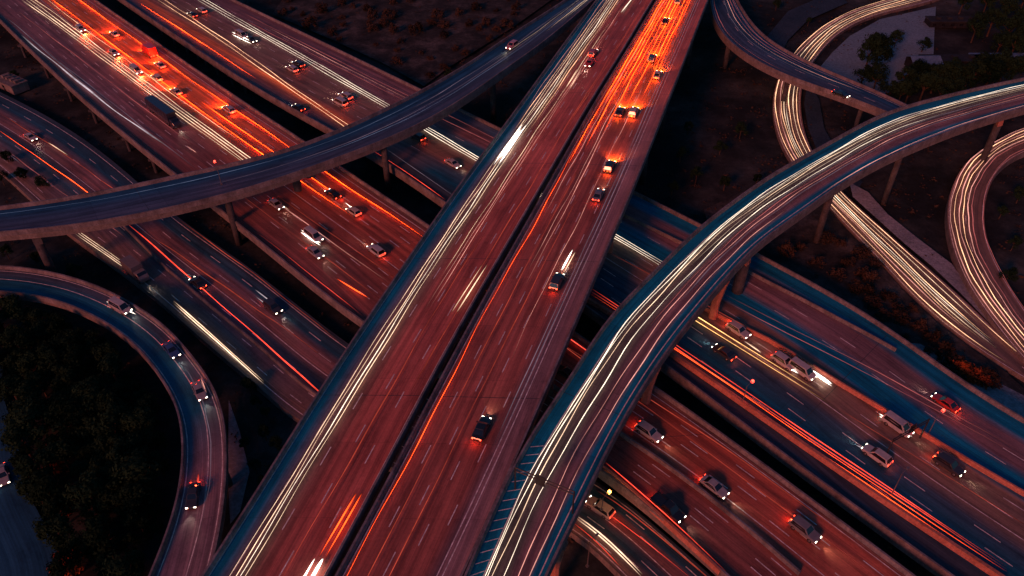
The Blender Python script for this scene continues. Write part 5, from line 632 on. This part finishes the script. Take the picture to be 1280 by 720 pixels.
def inside(p, poly):
    c = False; n = len(poly)
    for i in range(n):
        (x0, y0), (x1, y1) = poly[i], poly[i - 1]
        if (y0 > p[1]) != (y1 > p[1]) and p[0] < (x1 - x0) * (p[1] - y0) / (y1 - y0) + x0: c = not c
    return c
def fill(poly, gap, tries, mx):
    xs = [p[0] for p in poly]; ys = [p[1] for p in poly]; out = []
    for _ in range(tries):
        p = (random.uniform(min(xs), max(xs)), random.uniform(min(ys), max(ys)))
        if inside(p, poly) and all(math.dist(p, q) > gap for q in out): out.append(p)
        if len(out) >= mx: break
    return out
for x, y in fill(WOOD, 3.5, 4000, 78): tree(x, y, random.uniform(4.5, 8.5), 'dark bushy tree in the wood inside the lower left ramp', 'trees in the wood inside the lower left ramp')
for x, y in fill(WOOD, 2.6, 3000, 60): shrub(x, y, random.uniform(.7, 1.5), 'dark shrub under the trees inside the lower left ramp', 'shrubs in the wood inside the lower left ramp', 'leaf')
for x, y in fill(WOOD2, 3.0, 400, 8): tree(x, y, random.uniform(2.5, 4), 'low dark tree between the lower left ramp and the straight viaduct', 'trees beside the lower left ramp')
for i, (x, y, h) in enumerate(TREES_TR):
    if i < 3: tree(x, y, h, ['large round tree standing on the pale lot, left of its pair', 'large round tree on the pale lot, right of its pair', 'small tree touching the top of the large round pair'][i], 'trees by the pale lot')
    elif i == 3: tree(x, y, h, 'small separate tree in the middle of the pale lot', 'trees by the pale lot')
    else: tree(x, y, h, 'dark tree in the wooded corner at the top right', 'trees in the top right corner')
for x, y, h in TREES_MISC: tree(x, y, h * .7, 'small dark tree in the unlit ground between the roads', 'trees in the unlit ground')
for x, y in SHRUBS: shrub(x, y, random.uniform(.8, 1.5), 'dry brown shrub on the slope right of the big curved flyover', 'shrubs on the slope', 'scrub')
for x, y in fill(POLYS['dirt'][1], 5, 900, 60): shrub(x, y, random.uniform(.7, 1.9), 'dark dry shrub on the brown ground at the top', 'shrubs on the brown ground at the top', 'scrub')
for i, (x, y) in enumerate(REDSHRUBS): shrub(x, y, random.uniform(.9, 1.3), 'shrub coloured as lit red in the dark wood at lower left' if i < 6 else 'shrub coloured as lit red on the gravel verge at the right', 'red shrubs in the wood' if i < 6 else 'red shrubs on the verge', 'leaf_red_lit')
# scrub that nobody could count, over the unlit ground
def scrub():
    vs = []; fs = []; rnd = random.Random(5)
    for _ in range(5200):
        x = rnd.uniform(-230, 240); y = rnd.uniform(40, 340); n = rnd.randrange(6, 16); r_ = rnd.uniform(.4, 1.5)
        for i in range(n):
            p = Vector((x + rnd.gauss(0, r_ * .6), y + rnd.gauss(0, r_ * .6), -.9 + rnd.uniform(0, r_ * .8))); q = Vector((rnd.gauss(0, .6), rnd.gauss(0, .6), 1)).normalized().to_track_quat('Z', 'Y'); s = rnd.uniform(.15, .4); k = len(vs)
            if p.z > -.12: p.z = -.12
            for j in range(4):
                g = j * math.pi / 2 + i; vs.append(p + q @ Vector((math.cos(g) * s, math.sin(g) * s * .6, 0)))
            fs.append((k, k + 1, k + 2, k + 3))
    o = link('scrub', mesh('scrub', vs, fs), M['scrub']); tag(o, 'low dry scrub scattered over the unlit ground', 'scrub', kind='stuff')
scrub()

# ------------------------------------------------------------------ low buildings
def shed(name, x, y, rz, L, W, h, wall, roof, label, pitched):
    t = empty(name, (x, y, -.6), rz); tag(t, label, 'building')
    mb = MB(); mb.box(-L / 2, L / 2, -W / 2, W / 2, 0, h); mb.build('wall', wall, t)
    mb = MB()
    if pitched:
        e = .4; vs = [(-L / 2 - e, -W / 2 - e, h - .1), (L / 2 + e, -W / 2 - e, h - .1), (L / 2 + e, 0, h + W * .22), (-L / 2 - e, 0, h + W * .22), (-L / 2 - e, W / 2 + e, h - .1), (L / 2 + e, W / 2 + e, h - .1)]
        mb.add(vs + [(a, b, c + .15) for a, b, c in vs], [(0, 1, 2, 3)[::-1], (3, 2, 5, 4)[::-1], (6, 7, 8, 9), (9, 8, 11, 10), (0, 1, 7, 6), (1, 2, 8, 7), (2, 5, 11, 8), (5, 4, 10, 11), (4, 3, 9, 10), (3, 0, 6, 9)])
    else:
        mb.box(-L / 2 - .2, L / 2 + .2, -W / 2 - .2, W / 2 + .2, h + .003, h + .35); 
        for k in range(4): mb.box(-L * .35 + k * L * .22, -L * .35 + k * L * .22 + 1.4, -.7, .7, h + .353, h + 1.1)
    mb.build('roof', roof, t)
    for k in range(max(2, int(L / 3.5))):
        xx = -L / 2 + 1.5 + k * 3.2
        if xx < L / 2 - 1.2: mb = MB(); mb.box(xx - .6, xx + .6, -W / 2 - .03, -W / 2 + .05, h * .4, h * .75); mb.build('window', M['glass'], t)
    mb = MB(); mb.box(-.5, .5, -W / 2 - .04, -W / 2 + .05, 0, min(2.1, h * .38 if h > 5 else h * .36)); mb.build('door', M['trim'], t)
shed('hut', *HUT, .05, 9, 6, 3, M['shed_wall'], M['blue_roof'], 'small hut with blue pitched roof at the lot edge', True)
lab = ['long dark flat roofed shed behind the blue hut', '', '', 'dark flat roofed shed farther up beside the pale lot', 'low long shed with blue sheet roof among the trees']
for i, (x, y) in enumerate(SHEDS):
    if i in (1, 2): continue
    shed('warehouse', x, y, 0, (26, 24, 20, 18, 22)[i], (5, 4.5, 5, 5, 5)[i], (2.4, 2.2, 2.2, 2.2, 2.4)[i], M['shed_wall'], M['blue_roof'] if i == 4 else M['roof'], lab[i], False)
shed('hut', *WALLSHED, -.6, 10, 5, 2.6, M['concrete_dark'], M['concrete_dark'], 'small grey flat roofed hut below the freeway at the left edge', False)

# ------------------------------------------------------------------ sky, sun, camera
sc = bpy.context.scene
w = bpy.data.worlds.new('World'); sc.world = w; w.use_nodes = True; nt = w.node_tree; nt.nodes.clear()
out = N(nt, 'ShaderNodeOutputWorld'); bg = N(nt, 'ShaderNodeBackground'); sky = N(nt, 'ShaderNodeTexSky'); sky.sky_type = 'NISHITA'; sky.sun_disc = False
EL, AZ = R(22), R(-148)               # last red light from the south-west
sky.sun_elevation = EL; sky.sun_rotation = AZ; sky.air_density = 1.5; sky.dust_density = 1; sky.ozone_density = 6
nt.links.new(mixc(nt, sky.outputs[0], (.45, .72, 1.0), 1.0, 'MULTIPLY'), bg.inputs[0]); bg.inputs[1].default_value = .046
nt.links.new(bg.outputs[0], out.inputs[0])
sl = bpy.data.lights.new('sun', 'SUN'); sl.energy = 2.5; sl.angle = R(12); sl.color = (1, .19, .1)
so = bpy.data.objects.new('sun', sl); col.objects.link(so)
d = Vector((math.sin(AZ) * math.cos(EL), math.cos(AZ) * math.cos(EL), math.sin(EL)))
so.rotation_euler = d.to_track_quat('Z', 'Y').to_euler()
cd = bpy.data.cameras.new('camera'); cam = bpy.data.objects.new('camera', cd); col.objects.link(cam)
cam.location = (0, 0, 112); cam.rotation_euler = (R(50), 0, 0)
cd.sensor_width = 36; cd.lens = 36 * 1000 / 1280; cd.clip_start = 1; cd.clip_end = 9000
sc.camera = cam
sc.view_settings.view_transform = 'Standard'; sc.view_settings.look = 'None'; sc.view_settings.exposure = 0; sc.view_settings.gamma = 1
sc.render.engine = 'CYCLES'
cy = sc.cycles; cy.use_denoising = True; cy.max_bounces = 4; cy.diffuse_bounces = 2; cy.glossy_bounces = 2; cy.transmission_bounces = 2; cy.sample_clamp_indirect = 4; cy.sample_clamp_direct = 0
try: cy.use_light_tree = True
except Exception: pass
